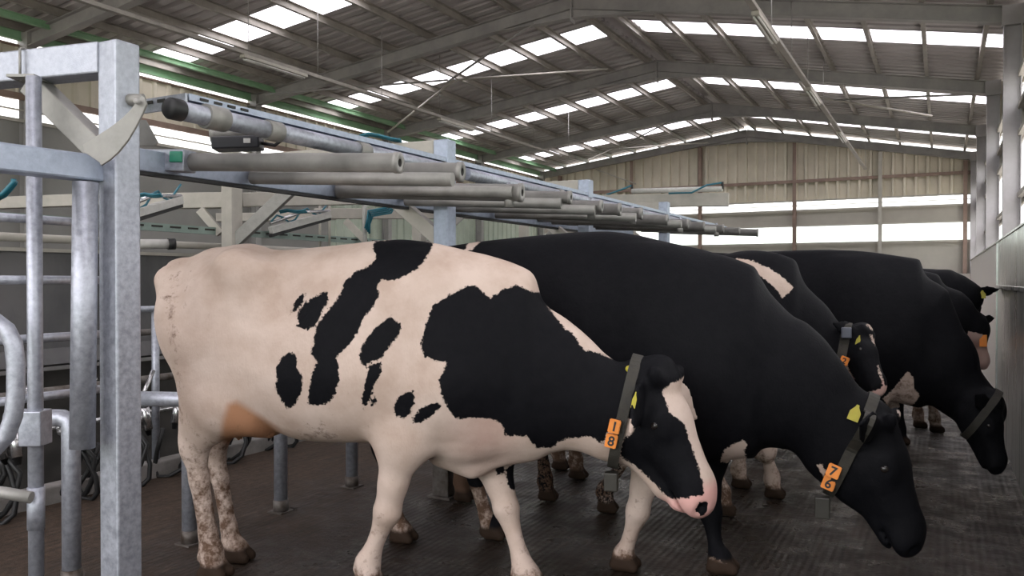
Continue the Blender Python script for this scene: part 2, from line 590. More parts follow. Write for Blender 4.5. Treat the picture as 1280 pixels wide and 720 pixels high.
class SDF:
    def __init__(self, lo, hi, vx):
        self.vx = vx
        self.lo = np.array(lo, np.float32)
        self.n = np.ceil((np.array(hi) - np.array(lo)) / vx).astype(int) + 1
        self.F = np.full(self.n, 0.25, np.float32)

    def sub(self, lo, hi, pad):
        a = np.maximum(((np.array(lo) - pad - self.lo) / self.vx).astype(int), 0)
        b = np.minimum(((np.array(hi) + pad - self.lo) / self.vx).astype(int) + 2, self.n)
        sl = tuple(slice(int(i), int(max(i, j))) for i, j in zip(a, b))
        ax = [self.lo[k] + self.vx * np.arange(a[k], max(a[k], b[k]), dtype=np.float32) for k in range(3)]
        return sl, np.meshgrid(*ax, indexing='ij', sparse=True)

    def merge(self, sl, d, k, op='u'):
        F = self.F[sl]
        if op == 'u':
            h = np.maximum(k - np.abs(F - d), 0) / k
            self.F[sl] = np.minimum(F, d) - h * h * k * 0.25
        else:
            d = -d
            h = np.maximum(k - np.abs(F - d), 0) / k
            self.F[sl] = np.maximum(F, d) + h * h * k * 0.25

    def cone(self, a, b, ra, rb, la=None, lb=None, lat=(0, 1, 0), k=0.04, op='u', vert=None):
        """elliptical capsule: r across, l along the lateral direction"""
        a, b = np.array(a, float), np.array(b, float)
        la = ra if la is None else la
        lb = rb if lb is None else lb
        lat = np.array(Vector(lat).normalized())
        R = max(ra, rb, la, lb)
        pad = min(0.10, k + 0.03)
        sl, (X, Y, Z) = self.sub(np.minimum(a, b) - R, np.maximum(a, b) + R, pad)
        if 0 in self.F[sl].shape:
            return
        ab = b - a
        L2 = max(float(ab @ ab), 1e-9)
        t = np.clip(((X - a[0]) * ab[0] + (Y - a[1]) * ab[1] + (Z - a[2]) * ab[2]) / L2, 0, 1)
        dx, dy, dz = X - a[0] - t * ab[0], Y - a[1] - t * ab[1], Z - a[2] - t * ab[2]
        dl = dx * lat[0] + dy * lat[1] + dz * lat[2]
        rest2 = np.maximum(dx * dx + dy * dy + dz * dz - dl * dl, 0)
        r = ra + t * (rb - ra)
        l = la + t * (lb - la)
        q = np.sqrt((dl / l) ** 2 + rest2 / (r * r))
        d = ((q - 1) * np.minimum(r, l)).astype(np.float32)
        self.merge(sl, d, k, op)

    def chain(self, pts, rs, ls=None, k=0.04, lat=(0, 1, 0)):
        ls = ls or rs
        for i in range(len(pts) - 1):
            self.cone(pts[i], pts[i + 1], rs[i], rs[i + 1], ls[i], ls[i + 1], lat, k if i == 0 else 0.02)

    def trunk(self, top, bot, wid, k=0.05):
        s0, s1 = top[0][0], top[-1][0]
        sl, (X, Y, Z) = self.sub((s0, -0.5, 0.2), (s1, 0.5, 1.7), 0.08)
        s = np.clip(X, s0, s1)
        zt = np.interp(s, [p[0] for p in top], [p[1] for p in top])
        zb = np.interp(s, [p[0] for p in bot], [p[1] for p in bot])
        w_ = np.interp(s, [p[0] for p in wid], [p[1] for p in wid])
        # smooth the outlines along s
        zc, h = (zt + zb) / 2, (zt - zb) / 2
        u = (Z - zc) / h
        wl = w_ * (0.93 - 0.20 * np.clip(u, -0.3, 1.0))
        p = 2.35
        q = (np.abs(Y / wl) ** p + np.abs(u) ** p) ** (1 / p)
        d = (q - 1) * np.minimum(wl, h) * 0.9
        ds = np.abs(X - s)
        d = np.where(ds > 0, np.sqrt(np.maximum(d, 0) ** 2 + ds ** 2), d).astype(np.float32)
        self.merge(sl, d, k)

    def mesh(self):
        # one light blur keeps the surface even
        F = self.F
        for ax in range(3):
            F = (np.roll(F, 1, ax) + np.roll(F, -1, ax) + 2 * F) * 0.25
        g = vdb.FloatGrid(0.25)
        g.copyFromArray(F.astype(np.float32))
        v, t, q = g.convertToPolygons(0.0, 0.0)
        v = v * self.vx + self.lo
        return v.astype(np.float64), t, q


def poly_sd(P, poly):
    """signed distance (positive inside), P (n,2)"""
    n = len(poly)
    poly = np.array(poly, float)
    dmin = np.full(len(P), 1e9)
    inside = np.zeros(len(P), bool)
    for i in range(n):
        a, b = poly[i], poly[(i + 1) % n]
        ab = b - a
        t = np.clip(((P - a) @ ab) / max(ab @ ab, 1e-9), 0, 1)
        dd = np.hypot(P[:, 0] - a[0] - t * ab[0], P[:, 1] - a[1] - t * ab[1])
        dmin = np.minimum(dmin, dd)
        cond = (a[1] > P[:, 1]) != (b[1] > P[:, 1])
        xi = a[0] + (P[:, 1] - a[1]) * ab[0] / (ab[1] if abs(ab[1]) > 1e-9 else 1e-9)
        inside ^= cond & (P[:, 0] < xi)
    return np.where(inside, dmin, -dmin)


def smooth_list(L, n=60):
    xs = np.array([p[0] for p in L])
    zs = np.array([p[1] for p in L])
    X = np.linspace(xs[0], xs[-1], n)
    Z = np.interp(X, xs, zs)
    for _ in range(2):
        Z[1:-1] = (Z[:-2] + 2 * Z[1:-1] + Z[2:]) / 4
    return list(zip(X, Z))


def head_prims(S, poll, muz, dors, size=1.0, ear=(0.35, 0.25), tuft=True, fat=1.12, jaw=0.0):
    """S: SDF; poll, muz in cow-local; dors: direction out of the forehead"""
    poll, muz = Vector(poll), Vector(muz)
    x = (muz - poll).normalized()
    lt = Vector(dors).cross(x)
    lt.normalize()
    z = x.cross(lt)
    k_ = (muz - poll).length / 0.52

    def T(a, b, c):
        return poll + x * (a * k_) + lt * (b * k_ * (1 + (fat - 1) * .6)) + z * (c * k_ * fat)
    g = k_ * fat
    c = S.cone
    c(T(.03, 0, -.105), T(.17, 0, -.105), .10 * g, .103 * g, .090 * g, .100 * g, lt, .04)
    c(T(.17, 0, -.095), T(.43, 0, -.065), .092 * g, .060 * g, .088 * g, .056 * g, lt, .03)
    c(T(.42, 0, -.068), T(.475, 0, -.075), .062 * g, .056 * g, .060 * g, .066 * g, lt, .03)
    c(T(.11, 0, -.185 - jaw), T(.40, 0, -.125 - jaw), .068 * g, .038 * g, .058 * g, .038 * g, lt, .04)
    c(T(.40, 0, -.120 - jaw * .6), T(.465, 0, -.118 - jaw * .3), .034 * g, .028 * g, .040 * g, .044 * g, lt, .02)
    for sgn in (-1, 1):
        c(T(.10, sgn * .05, -.165 - jaw * .8), T(.17, sgn * .045, -.165 - jaw * .8), .065 * g, .06 * g, .035 * g, .03 * g, lt, .03)
        c(T(.155, sgn * .080, -.058), T(.205, sgn * .080, -.062), .030 * g, .026 * g, .026 * g, .022 * g, lt, .03)
        c(T(.235, sgn * .072, -.10), T(.33, sgn * .054, -.09), .03 * g, .022 * g, .018 * g, .014 * g, lt, .03)
        c(T(.505, sgn * .040, -.050), T(.53, sgn * .052, -.060), .016 * g, .012 * g, .010 * g, .010 * g, lt, .008, 's')
        c(T(.02, sgn * .075, -.02), T(.0, sgn * .085, -.012), .022 * g, .018 * g, .02 * g, .018 * g, lt, .03)
    # mouth line
    c(T(.42, 0, -.122), T(.53, 0, -.103), .006 * g, .006 * g, .10 * g, .10 * g, lt, .010, 's')
    if tuft:
        c(T(-.015, 0, -.03), T(.03, 0, -.02), .045 * g, .035 * g, .055 * g, .05 * g, lt, .04)
    eyes = [T(.182, sgn * .0985, -.066) for sgn in (-1, 1)]
    ears = []
    for sgn in (-1, 1):
        back, drop = ear
        base = T(.035, sgn * .085, -.07)
        d = (lt * sgn - x * back - z * drop).normalized()
        nrm = x.cross(d) * sgn
        nrm = (nrm + x * 0.6).normalized()
        nrm = (nrm - d * nrm.dot(d)).normalized()
        m_ = base + d * .085 * g
        tip = base + d * .175 * g
        mid2 = base + d * .04 * g
        c(base, mid2, .026 * g, .042 * g, .018, .013, nrm, .02)
        c(mid2, m_, .042 * g, .050 * g, .013, .012, nrm, .012)
        c(m_, tip, .050 * g, .014 * g, .012, .011, nrm, .012)
        ears.append((base, d, nrm))
    return dict(x=x, lt=lt, z=z, T=T, g=k_, eyes=eyes, ears=ears, poll=poll, muz=muz)


def leg_front(S, pts, r=1.0, body=0.17):
    """pts: elbow, knee, fetlock, foot (local). hoof on ground"""
    e, kn, fe, ft = [Vector(p) for p in pts]
    k = .04
    sh = e + Vector((0.02, 0, .16))
    S.cone(sh, e, .13 * r, .088 * r, .06, .06, k=.07)
    S.cone(e, (e * .4 + kn * .6), .084 * r, .052 * r, .06 * r, .046 * r, k=.06)
    S.cone((e * .4 + kn * .6), kn, .052 * r, .052 * r, .046 * r, .047 * r, k=.03)
    S.cone(kn, kn + (fe - kn) * .22, .050 * r, .036 * r, .046 * r, .033 * r, k=.02)
    S.cone(kn + (fe - kn) * .22, kn + (fe - kn) * .8, .035 * r, .034 * r, .032 * r, .033 * r, k=.02)
    S.cone(kn + (fe - kn) * .8, fe, .035 * r, .047 * r, .034 * r, .044 * r, k=.02)
    hoof(S, fe, ft, r)


def hoof(S, fe, ft, r=1.0):
    fe, ft = Vector(fe), Vector(ft)
    cor = fe + (ft - fe) * .55
    cor.z = 0.065
    S.cone(fe, cor, .046 * r, .047 * r, .044 * r, .047 * r, k=.02)
    for sgn in (-1, 1):
        y = sgn * .027 * r
        a = Vector((cor.x + .005, cor.y + y, .062))
        b1 = Vector((cor.x + .055 * r, cor.y + y * 1.15, .024))
        b0 = Vector((cor.x - .030 * r, cor.y + y, .026))
        S.cone(a, b1, .032 * r, .023 * r, .028 * r, .023 * r, k=.012)
        S.cone(b0, b1, .026 * r, .023 * r, .026 * r, .023 * r, k=.012)
    # dew claws
    for sgn in (-1, 1):
        S.cone(fe + Vector((-.042 * r, sgn * .018, -.015)), fe + Vector((-.052 * r, sgn * .018, -.035)), .014, .010, k=.01)


def leg_hind(S, pts, r=1.0, lat=0.0):
    """pts: hip, stifle, hock, fetlock, foot"""
    hp, st, hk, fe, ft = [Vector(p) for p in pts]
    S.cone(hp, st, .19 * r, .135 * r, .085, .075, k=.08)
    gm = st * .45 + hk * .55
    S.cone(st, gm, .135 * r, .072 * r, .07, .050 * r, k=.06)
    S.cone(gm, hk, .072 * r, .053 * r, .050 * r, .043 * r, k=.04)
    # achilles tendon down to the point of the hock
    pt = hk + Vector((-.045, 0, .045)) * r
    S.cone(st + Vector((-.10, 0, .06)), pt, .05 * r, .022 * r, .035 * r, .02 * r, k=.05)
    S.cone(hk, hk + (fe - hk) * .3, .052 * r, .040 * r, .042 * r, .034 * r, k=.03)
    S.cone(hk + (fe - hk) * .3, hk + (fe - hk) * .82, .040 * r, .037 * r, .034 * r, .034 * r, k=.02)
    S.cone(hk + (fe - hk) * .82, fe, .037 * r, .048 * r, .034 * r, .046 * r, k=.02)
    hoof(S, fe, ft, r)


def cow_mesh(name, F, S, parent, coat_fn):
    v, t, q = S.mesh()
    # outward orientation
    q0 = v[q[:, 0]]
    vol = np.einsum('ij,ij->i', np.cross(v[q[:, 1]] - q0, v[q[:, 2]] - q0), q0 - v.mean(0)).sum()
    faces = []
    if vol < 0:
        q = q[:, ::-1]
        t = t[:, ::-1] if len(t) else t
    # drop loose specks: keep the largest connected piece
    R = np.array([[F.f.x, F.l.x, 0], [F.f.y, F.l.y, 0], [0, 0, 1.0]])
    W = v @ R.T + np.array([F.o.x, F.o.y, 0])
    me = bpy.data.meshes.new(name)
    nq = len(q)
    me.vertices.add(len(W))
    me.vertices.foreach_set('co', W.astype(np.float32).ravel())
    nt_ = len(t)
    me.loops.add(nq * 4 + nt_ * 3)
    idx = np.concatenate([q.ravel(), t.ravel() if nt_ else np.zeros(0, q.dtype)]).astype(np.int32)
    me.loops.foreach_set('vertex_index', idx)
    me.polygons.add(nq + nt_)
    me.polygons.foreach_set('loop_start', np.concatenate([np.arange(nq) * 4, nq * 4 + np.arange(nt_) * 3]).astype(np.int32))
    me.update(calc_edges=True)
    me.validate()
    me.polygons.foreach_set('use_smooth', np.ones(len(me.polygons), bool))
    # screen-side look-up of coat outlines
    rel = W - np.array(CAM)
    dd = rel @ np.array(FW)
    # mirrored copies for the far side
    vm = v.copy()
    vm[:, 1] = -np.abs(v[:, 1])
    Wm = vm @ R.T + np.array([F.o.x, F.o.y, 0])
    def proj(Wp):
        r_ = Wp - np.array(CAM)
        d_ = r_ @ np.array(FW)
        return np.stack([640 + FOC * (r_ @ np.array(RT)) / d_, 360 - FOC * (r_ @ np.array(UP)) / d_], 1), d_
    P, D = proj(W)
    Pm, Dm = proj(Wm)
    A = coat_fn(v, P, Pm, D)
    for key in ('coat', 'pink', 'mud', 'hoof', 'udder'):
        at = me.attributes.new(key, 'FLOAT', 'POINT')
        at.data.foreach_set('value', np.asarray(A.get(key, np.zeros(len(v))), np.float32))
    me.materials.append(coat_mat)
    o = bpy.data.objects.new(name, me)
    COL.objects.link(o)
    o.parent = parent
    o.matrix_parent_inverse = parent.matrix_world.inverted()
    bvh = BVHTree.FromPolygons([Vector(x) for x in W], [list(map(int, f)) for f in q] + [list(map(int, f)) for f in t])
    return o, bvh


def hit_px(bvh, px, py):
    r = ray(px, py).normalized()
    return bvh.ray_cast(CAM, r)[:2]


def add_eyes(root, F, hd):
    for e in hd['eyes']:
        p = F.l2w(e)
        MB().sphere(p, .019 * hd['g'], 16).build('eye', eye_mat, root)


def collar(root, F, bvh, c, axis, up, rmax, box=None, width=.042, name='collar', slack=0.0):
    """strap loop around the neck: c centre (local), axis neck direction, up: dorsal direction"""
    c = F.l2w(c)
    ax = (F.l2w(Vector(axis)) - F.l2w(Vector((0, 0, 0)))).normalized()
    u = (F.l2w(Vector(up)) - F.l2w(Vector((0, 0, 0))))
    u = (u - ax * u.dot(ax)).normalized()
    v = ax.cross(u)
    n = 64
    rad = []
    for i in range(n):
        a = 2 * PI * i / n
        d = u * math.cos(a) + v * math.sin(a)
        # cast inwards so the strap rides over the coat
        hit = bvh.ray_cast(c + d * rmax, -d)
        r = rmax * .6 if hit[0] is None else (hit[0] - c).length
        rad.append(r)
    rad = [max(rad[i], (rad[i - 1] + rad[(i + 1) % n]) / 2) for i in range(n)]
    for _ in range(3):
        rad = [(rad[i - 1] + 2 * rad[i] + rad[(i + 1) % n]) / 4 for i in range(n)]
    pts = []
    mb = MB()
    rows = []
    for i in range(n):
        a = 2 * PI * i / n
        d = u * math.cos(a) + v * math.sin(a)
        low = max(0, -math.cos(a)) ** 3 * slack
        p = c + d * (rad[i] + .008 + low)
        pts.append((p, d))
        rows.append([mb.bm.verts.new(p + ax * (j * width / 2) + d * k * .006) for j, k in ((-1, 0), (1, 0), (1, 1), (-1, 1))])
    for i in range(n):
        a, b_ = rows[i], rows[(i + 1) % n]
        for j in range(4):
            mb.face([a[j], a[(j + 1) % 4], b_[(j + 1) % 4], b_[j]])
    o = mb.build(name, strap_mat, root)
    return o, pts, c, ax, u, v


FONT_CACHE = {}


def glyph_mesh(ch):
    if ch not in FONT_CACHE:
        cu = bpy.data.curves.new('glyph', 'FONT')
        cu.body = ch
        cu.size = 1.0
        cu.align_x = 'CENTER'
        cu.align_y = 'CENTER'
        cu.extrude = 0.02
        cu.offset = 0.025
        ob = bpy.data.objects.new('glyph', cu)
        COL.objects.link(ob)
        dg = bpy.context.evaluated_depsgraph_get()
        me = bpy.data.meshes.new_from_object(ob.evaluated_get(dg))
        bpy.data.objects.remove(ob)
        FONT_CACHE[ch] = me
    return FONT_CACHE[ch]


def number_tag(parent, ch, loc, nrm, up, w=.042, h=.052, th=.02, label=None):
    nrm = nrm.normalized()
    up = (up - nrm * up.dot(nrm)).normalized()
    rt = up.cross(nrm)
    M = Matrix(((rt.x, up.x, nrm.x, loc.x), (rt.y, up.y, nrm.y, loc.y), (rt.z, up.z, nrm.z, loc.z), (0, 0, 0, 1)))
    bm = bmesh.new()
    bmesh.ops.create_cube(bm, size=1.0)
    bmesh.ops.scale(bm, vec=(w, h, th), verts=bm.verts)
    bmesh.ops.bevel(bm, geom=bm.edges[:], offset=.003, segments=2, affect='EDGES')
    nf = len(bm.faces)
    tmp = glyph_mesh(ch).copy()
    tmp.transform(Matrix.Translation((0, 0, th / 2 + .0004)) @ Matrix.Diagonal((h * .95, h * .95, .03, 1)))
    zs = [v_.co for v_ in tmp.vertices]
    cx = (min(p.x for p in zs) + max(p.x for p in zs)) / 2
    cy = (min(p.y for p in zs) + max(p.y for p in zs)) / 2
    tmp.transform(Matrix.Translation((-cx, -cy, 0)))
    for p_ in tmp.polygons:
        p_.material_index = 1
    bm.from_mesh(tmp)
    bmesh.ops.transform(bm, matrix=M, verts=bm.verts)
    me = bpy.data.meshes.new('number_tag')
    bm.to_mesh(me)
    bm.free()
    me.materials.append(orange_tag)
    me.materials.append(ink)
    o = bpy.data.objects.new('number_tag', me)
    COL.objects.link(o)
    o.parent = parent
    o.matrix_parent_inverse = parent.matrix_world.inverted()
    if label:
        o['label'] = label
    return o


def ear_tag(root, loc, nrm, up, w=.05, h=.06, label='yellow ear tag'):
    nrm = nrm.normalized()
    up = (up - nrm * up.dot(nrm)).normalized()
    rt = up.cross(nrm)
    prof = [(-.5, -.6), (.5, -.6), (.5, .05), (.18, .42), (.12, .6), (-.12, .6), (-.18, .42), (-.5, .05)]
    mb = MB()
    mb.prism([loc + rt * (a * w) + up * (b_ * h) for a, b_ in prof], nrm * .003)
    o = mb.build('ear_tag', yellow_tag, root)
    o['label'] = label
    return o
def sdpx(P, D, poly):
    return poly_sd(P, poly) * D / FOC


def zz(pts, sc, ox, oy):
    return [(ox + x / sc, oy + y / sc) for x, y in pts]


def base_attrs(v, hind_mud=0.35, front_mud=0.12):
    z = v[:, 2]
    s = v[:, 0]
    mud = np.where(s < -.2, np.clip((.80 - z) / .45, 0, 1) * hind_mud, np.clip((.60 - z) / .45, 0, 1) * front_mud) * 1.7
    mud = np.maximum(mud, np.clip((.16 - z) / .10, 0, 1) * .75)
    hoof_ = np.clip((.075 - z) / .015, 0, 1)
    return dict(mud=mud, hoof=hoof_)


# ============================================================ cow A (white with black patches)
FA = Frame(cg(-1.28, 3.62), cg(-.27, 3.385))
rootA = thing('cow', 'white cow with black patches and orange 18 on its collar, nearest the camera', 'cow', FA.o)
sA = SDF((-1.0, -.42, -.02), (1.75, .42, 1.62), .0105)
C = FA.cp


def P2(F, L, y=0.0):
    out = []
    for px, py in L:
        p = F.cp(px, py, y)
        out.append((p.x, p.z))
    return sorted(out)


topA = P2(FA, [(208, 338), (214, 328), (226, 321), (240, 322), (252, 317), (268, 309), (284, 309), (300, 305), (318, 304), (335, 311), (355, 313), (400, 309), (440, 305), (470, 301), (505, 299), (540, 303), (575, 311), (605, 320), (640, 336), (665, 352)])
botA = P2(FA, [(208, 400), (222, 435), (240, 455), (280, 476), (310, 498), (335, 520), (360, 540), (385, 549), (430, 551), (465, 551), (500, 548), (530, 552), (560, 572), (600, 575), (640, 556), (665, 545)])
s0, s1 = topA[0][0], topA[-1][0]
widA = [(s0, .07), (s0 + .08, .14), (s0 + .25, .22), (s0 + .42, .265), (s0 + .6, .27), (s0 + .9, .305), (s0 + 1.15, .285), (s0 + 1.35, .235), (s0 + 1.5, .215), (s1 - .05, .17), (s1, .15)]
sA.trunk(smooth_list(topA, 90), smooth_list(botA, 60), smooth_list(widA))
# hip, pin and shoulder bones
for sg in (-1, 1):
    p = C(326, 334); sA.cone((p.x - .03, sg * .195, p.z), (p.x + .05, sg * .205, p.z - .05), .05, .05, .045, .04, k=.13)
    p = C(222, 350); sA.cone((p.x, sg * .085, p.z), (p.x + .03, sg * .09, p.z - .05), .05, .05, .04, .04, k=.05)
    p = C(262, 385); sA.cone((p.x, sg * .17, p.z), (p.x + .06, sg * .18, p.z - .06), .12, .11, .07, .07, k=.09)
    p = C(372, 352); sA.cone((p.x, sg * .315, p.z), (p.x + .04, sg * .33, p.z - .08), .11, .09, .105, .09, k=.10, op='s')
    p = C(545, 400); sA.cone((p.x, sg * .15, p.z + .05), (p.x + .10, sg * .17, p.z - .22), .14, .13, .07, .08, k=.10)
    p = C(255, 345); sA.cone((p.x, sg * .215, p.z - .04), (p.x + .10, sg * .29, p.z - .20), .06, .07, .05, .055, k=.09, op='s')
# udder
p, q = C(306, 508), C(338, 521)
sA.cone((p.x, 0, p.z), (q.x, 0, q.z), .125, .085, .235, .20, k=.025)
for sg in (-1, 1):
    ga, gb = C(284, 497, sg * .26), C(352, 541, sg * .28)
    sA.cone((ga.x, sg * .30, ga.z), (gb.x, sg * .30, gb.z), .022, .018, .06, .05, k=.03, op='s')
for (tx, ty) in ((300, 545), (340, 540)):
    for sg in (-1, 1):
        p = C(tx, ty, sg * .06)
        sA.cone((p.x, sg * .07, p.z + .03), (p.x, sg * .07, p.z - .02), .015, .011, k=.02)
# dewlap
p, q = C(560, 560), C(590, 583)
sA.cone((p.x, 0, p.z), (q.x, 0, q.z), .085, .03, .05, .022, k=.06)
p2 = C(662, 556)
sA.cone((q.x, 0, q.z), (p2.x, 0, p2.z), .03, .03, .022, .02, k=.05)
# neck
NA = [C(618, 460), C(657, 475), C(695, 487), C(735, 503), C(768, 522), C(802, 535)]
rA = [.375, .30, .24, .19, .170, .145]
lA = [.175, .15, .13, .12, .11, .10]
sA.chain(NA, rA, lA, k=.07)
# head, turned a little to the camera
pollA = C(838, 462, -.03)
muzA = C(904, 630, -.14)
hdA = head_prims(sA, pollA, muzA, (1.0, -.45, .38), ear=(-.9, .10), fat=1.27, jaw=.035)
# legs
def ft(F, px, y):
    p = F.foot(px, y)
    return Vector((p.x, y, 0))


def LC(F, px, py, y):
    p = F.cp(px, py, y)
    return Vector((p.x, y, p.z))


leg_front(sA, [LC(FA, 503, 548, -.15), LC(FA, 484, 640, -.12), LC(FA, 460, 703, -.09), ft(FA, 459, -.09)], 1.1)
leg_front(sA, [LC(FA, 612, 560, .12), LC(FA, 633, 636, .09), LC(FA, 655, 712, .06), ft(FA, 668, .06)], 1.05)
leg_hind(sA, [LC(FA, 262, 430, -.17), LC(FA, 272, 490, -.18), LC(FA, 243, 562, -.13), LC(FA, 264, 690, -.10), ft(FA, 266, -.10)], 1.06)
leg_hind(sA, [LC(FA, 268, 430, .17), LC(FA, 290, 487, .18), LC(FA, 268, 560, .13), LC(FA, 290, 680, .11), ft(FA, 300, .11)], .98)
# tail hanging behind
tl = [LC(FA, 218, 335, 0), LC(FA, 212, 360, 0), LC(FA, 215, 410, -.01), LC(FA, 226, 470, -.02), LC(FA, 234, 530, -.02)]
sA.chain(tl, [.03, .024, .02, .018, .022], k=.02)
sA.chain([tl[-1], LC(FA, 236, 575, -.02)], [.03, .014], k=.03)

PA = []
PA.append(zz([(715, 55), (760, 50), (830, 40), (905, 62), (880, 110), (850, 145), (800, 175), (770, 183), (735, 180), (725, 200), (730, 230), (700, 280), (680, 300), (660, 350), (640, 380), (610, 410), (590, 435), (600, 450), (600, 500), (590, 545), (565, 575), (530, 585), (500, 575), (505, 530), (515, 480), (530, 445), (510, 415), (520, 380), (530, 330), (540, 310), (580, 260), (605, 225), (615, 190), (650, 155), (690, 140), (710, 125), (720, 100), (710, 80)], 2.57, 190, 280))
for L in ([(445, 290), (460, 250), (480, 225), (495, 222), (485, 255), (460, 278)],
          [(465, 290), (490, 255), (540, 225), (565, 213), (565, 250), (545, 285), (525, 325), (500, 340), (465, 330), (470, 310)],
          [(400, 460), (420, 425), (450, 410), (465, 430), (465, 465), (485, 490), (480, 540), (460, 580), (435, 595), (415, 565), (398, 535)],
          [(670, 400), (690, 370), (720, 330), (765, 297), (800, 320), (795, 355), (770, 385), (735, 430), (700, 445), (680, 460), (668, 435)],
          [(690, 480), (705, 450), (735, 445), (735, 480), (715, 520), (700, 560), (680, 600), (675, 560)],
          [(703, 572), (718, 548), (722, 575), (705, 590)],
          [(780, 580), (795, 550), (840, 535), (845, 570), (825, 615), (800, 627), (780, 610)],
          [(838, 625), (860, 595), (915, 570), (930, 585), (900, 615), (860, 640), (840, 640)]):
    PA.append(zz(L, 2.57, 190, 280))
PA.append([(595, 357), (612, 373), (628, 363), (645, 356), (661, 363), (676, 366), (688, 388), (700, 402), (707, 412), (716, 416), (724, 430), (732, 438), (745, 440), (765, 448), (785, 440), (800, 440), (835, 436), (862, 440), (858, 468), (846, 477), (838, 479), (827, 489), (837, 516), (854, 528), (862, 549), (871, 578), (879, 603), (880, 618), (860, 622), (837, 624), (821, 607), (800, 587), (775, 570), (779, 549), (794, 539), (787, 524), (777, 520), (765, 528), (757, 545), (752, 556), (747, 550), (736, 545), (711, 548), (699, 552), (690, 560), (671, 560), (658, 545), (632, 545), (628, 531), (617, 524), (589, 522), (570, 524), (560, 510), (551, 491), (549, 475), (559, 454), (531, 447), (526, 433), (533, 402), (542, 381), (562, 369), (583, 358)])
LEGSPOT = [[(617, 585), (629, 581), (631, 590), (622, 594)], [(632, 586), (644, 578), (650, 595), (650, 613), (636, 611)]]


def coatA(v, P, Pm, D):
    A = base_attrs(v, .38, .16)
    s, y, z = v.T
    body = s < NA[2].x
    PP = np.where((body & (z > .62))[:, None], Pm, P)
    sd = np.full(len(v), -.2)
    for pl in PA:
        sd = np.maximum(sd, sdpx(PP, D, pl))
    for pl in LEGSPOT:
        e = sdpx(P, D, pl)
        sd = np.where((y > 0) & (z < .66), np.maximum(sd, e), sd)
    # belly underside and legs stay white unless outlined
    # the head turned from the camera: the blaze runs down the forehead
    hd = hdA
    rel = v - np.array(hd['poll'])
    hx = rel @ np.array(hd['x']) / hd['g']
    hy = rel @ np.array(hd['lt']) / hd['g']
    hz = rel @ np.array(hd['z']) / hd['g']
    far = (hx > .0) & (hx < .60) & (hz > -.33) & (s > NA[3].x)
    A['pink'] = np.clip((hx - .415) / .05, 0, 1) * (s > NA[4].x)
    A['pink'] = np.maximum(A['pink'], .30 * np.clip(1 - np.hypot(P[:, 0] - 605, P[:, 1] - 545) / 60, 0, 1))
    nos = (hx > .49) & (hx < .56) & (np.abs(np.abs(hy) - .046) < .016) & (hz > -.085) & (hz < -.035)
    sd = np.where(nos, .03, sd)
    A['coat'] = sd
    ud = sdpx(P, D, [(283, 504), (296, 500), (325, 518), (346, 533), (355, 545), (345, 562), (290, 562), (274, 550), (276, 530)])
    A['udder'] = np.clip(ud / .03 + .3, 0, 1) * (z < .84)
    # rump stains and the dirty tail side
    st = np.clip(1 - np.hypot(P[:, 0] - 222, (P[:, 1] - 350) * .8) / 40, 0, 1) * .30
    st += np.clip(1 - np.abs(P[:, 0] - 212 - (P[:, 1] - 380) * .12) / 14, 0, 1) * ((P[:, 1] > 370) & (P[:, 1] < 580)) * .36
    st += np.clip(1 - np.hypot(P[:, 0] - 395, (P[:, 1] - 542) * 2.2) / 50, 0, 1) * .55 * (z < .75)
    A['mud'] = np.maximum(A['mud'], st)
    return A


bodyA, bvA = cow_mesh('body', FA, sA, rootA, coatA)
add_eyes(rootA, FA, hdA)


def col_on(root, F, bvh, pt_top, pt_bot, ytop, y, rmax, slack=0.0, tilt=0.0, width=.042):
    """collar whose plane holds the photo line from the crest to the throat"""
    a, b = F.cp(*pt_top, ytop), F.cp(*pt_bot, y)
    c = (a + b) / 2
    up = (a - b)
    axis = Vector((up.z, tilt, -up.x)).normalized()
    return collar(root, F, bvh, c, axis, up, rmax, slack=slack, width=width)


cA = col_on(rootA, FA, bvA, (797, 446), (765, 590), 0, 0, .42, slack=.012)


def tags_on(col, F, bvh, chars, pxs, upv, h=.05, w=.042):
    for ch, (px, py) in zip(chars, pxs):
        loc, nrm = hit_px(bvh, px, py)
        if loc is None:
            loc = F.l2w(F.cp(px, py, -.1))
            nrm = -F.l
        tocam = (CAM - loc).normalized()
        n = (nrm * .3 + tocam).normalized()
        number_tag(col[0], ch, loc + tocam * .030, n, upv, w=w, h=h)


def upvec(p0, p1, d=3.2):
    return (atD(*p0, d) - atD(*p1, d)).normalized()


tags_on(cA, FA, bvA, '18', [(768, 533), (764, 551)], upvec((768, 533), (764, 551)), h=.053, w=.044)
# hanging weight under the throat
wp = atD(764, 604, (FA.l2w(FA.cp(764, 604, 0)) - CAM).dot(FW))
MB().beam(wp + Vector((0, 0, .045)), wp - Vector((0, 0, .03)), .045, .055, up=FA.f).build('collar_weight', weight_mat, rootA, bevel=.006)
loc, nrm = hit_px(bvA, 793, 500)
ear_tag(rootA, loc + (CAM - loc).normalized() * .006, (CAM - loc).normalized(), upvec((797, 488), (793, 508)), .016, .05, 'narrow yellow ear tag seen nearly edge-on')
loc, nrm = hit_px(bvA, 786, 461)
if loc is not None:
    mb = MB()
    mb.lathe(loc, (CAM - loc).normalized(), [(0, .013, 0), (.008, .013, 0), (.010, 0, 0)])
    mb.build('ear_tag_button', yellow_tag, rootA)

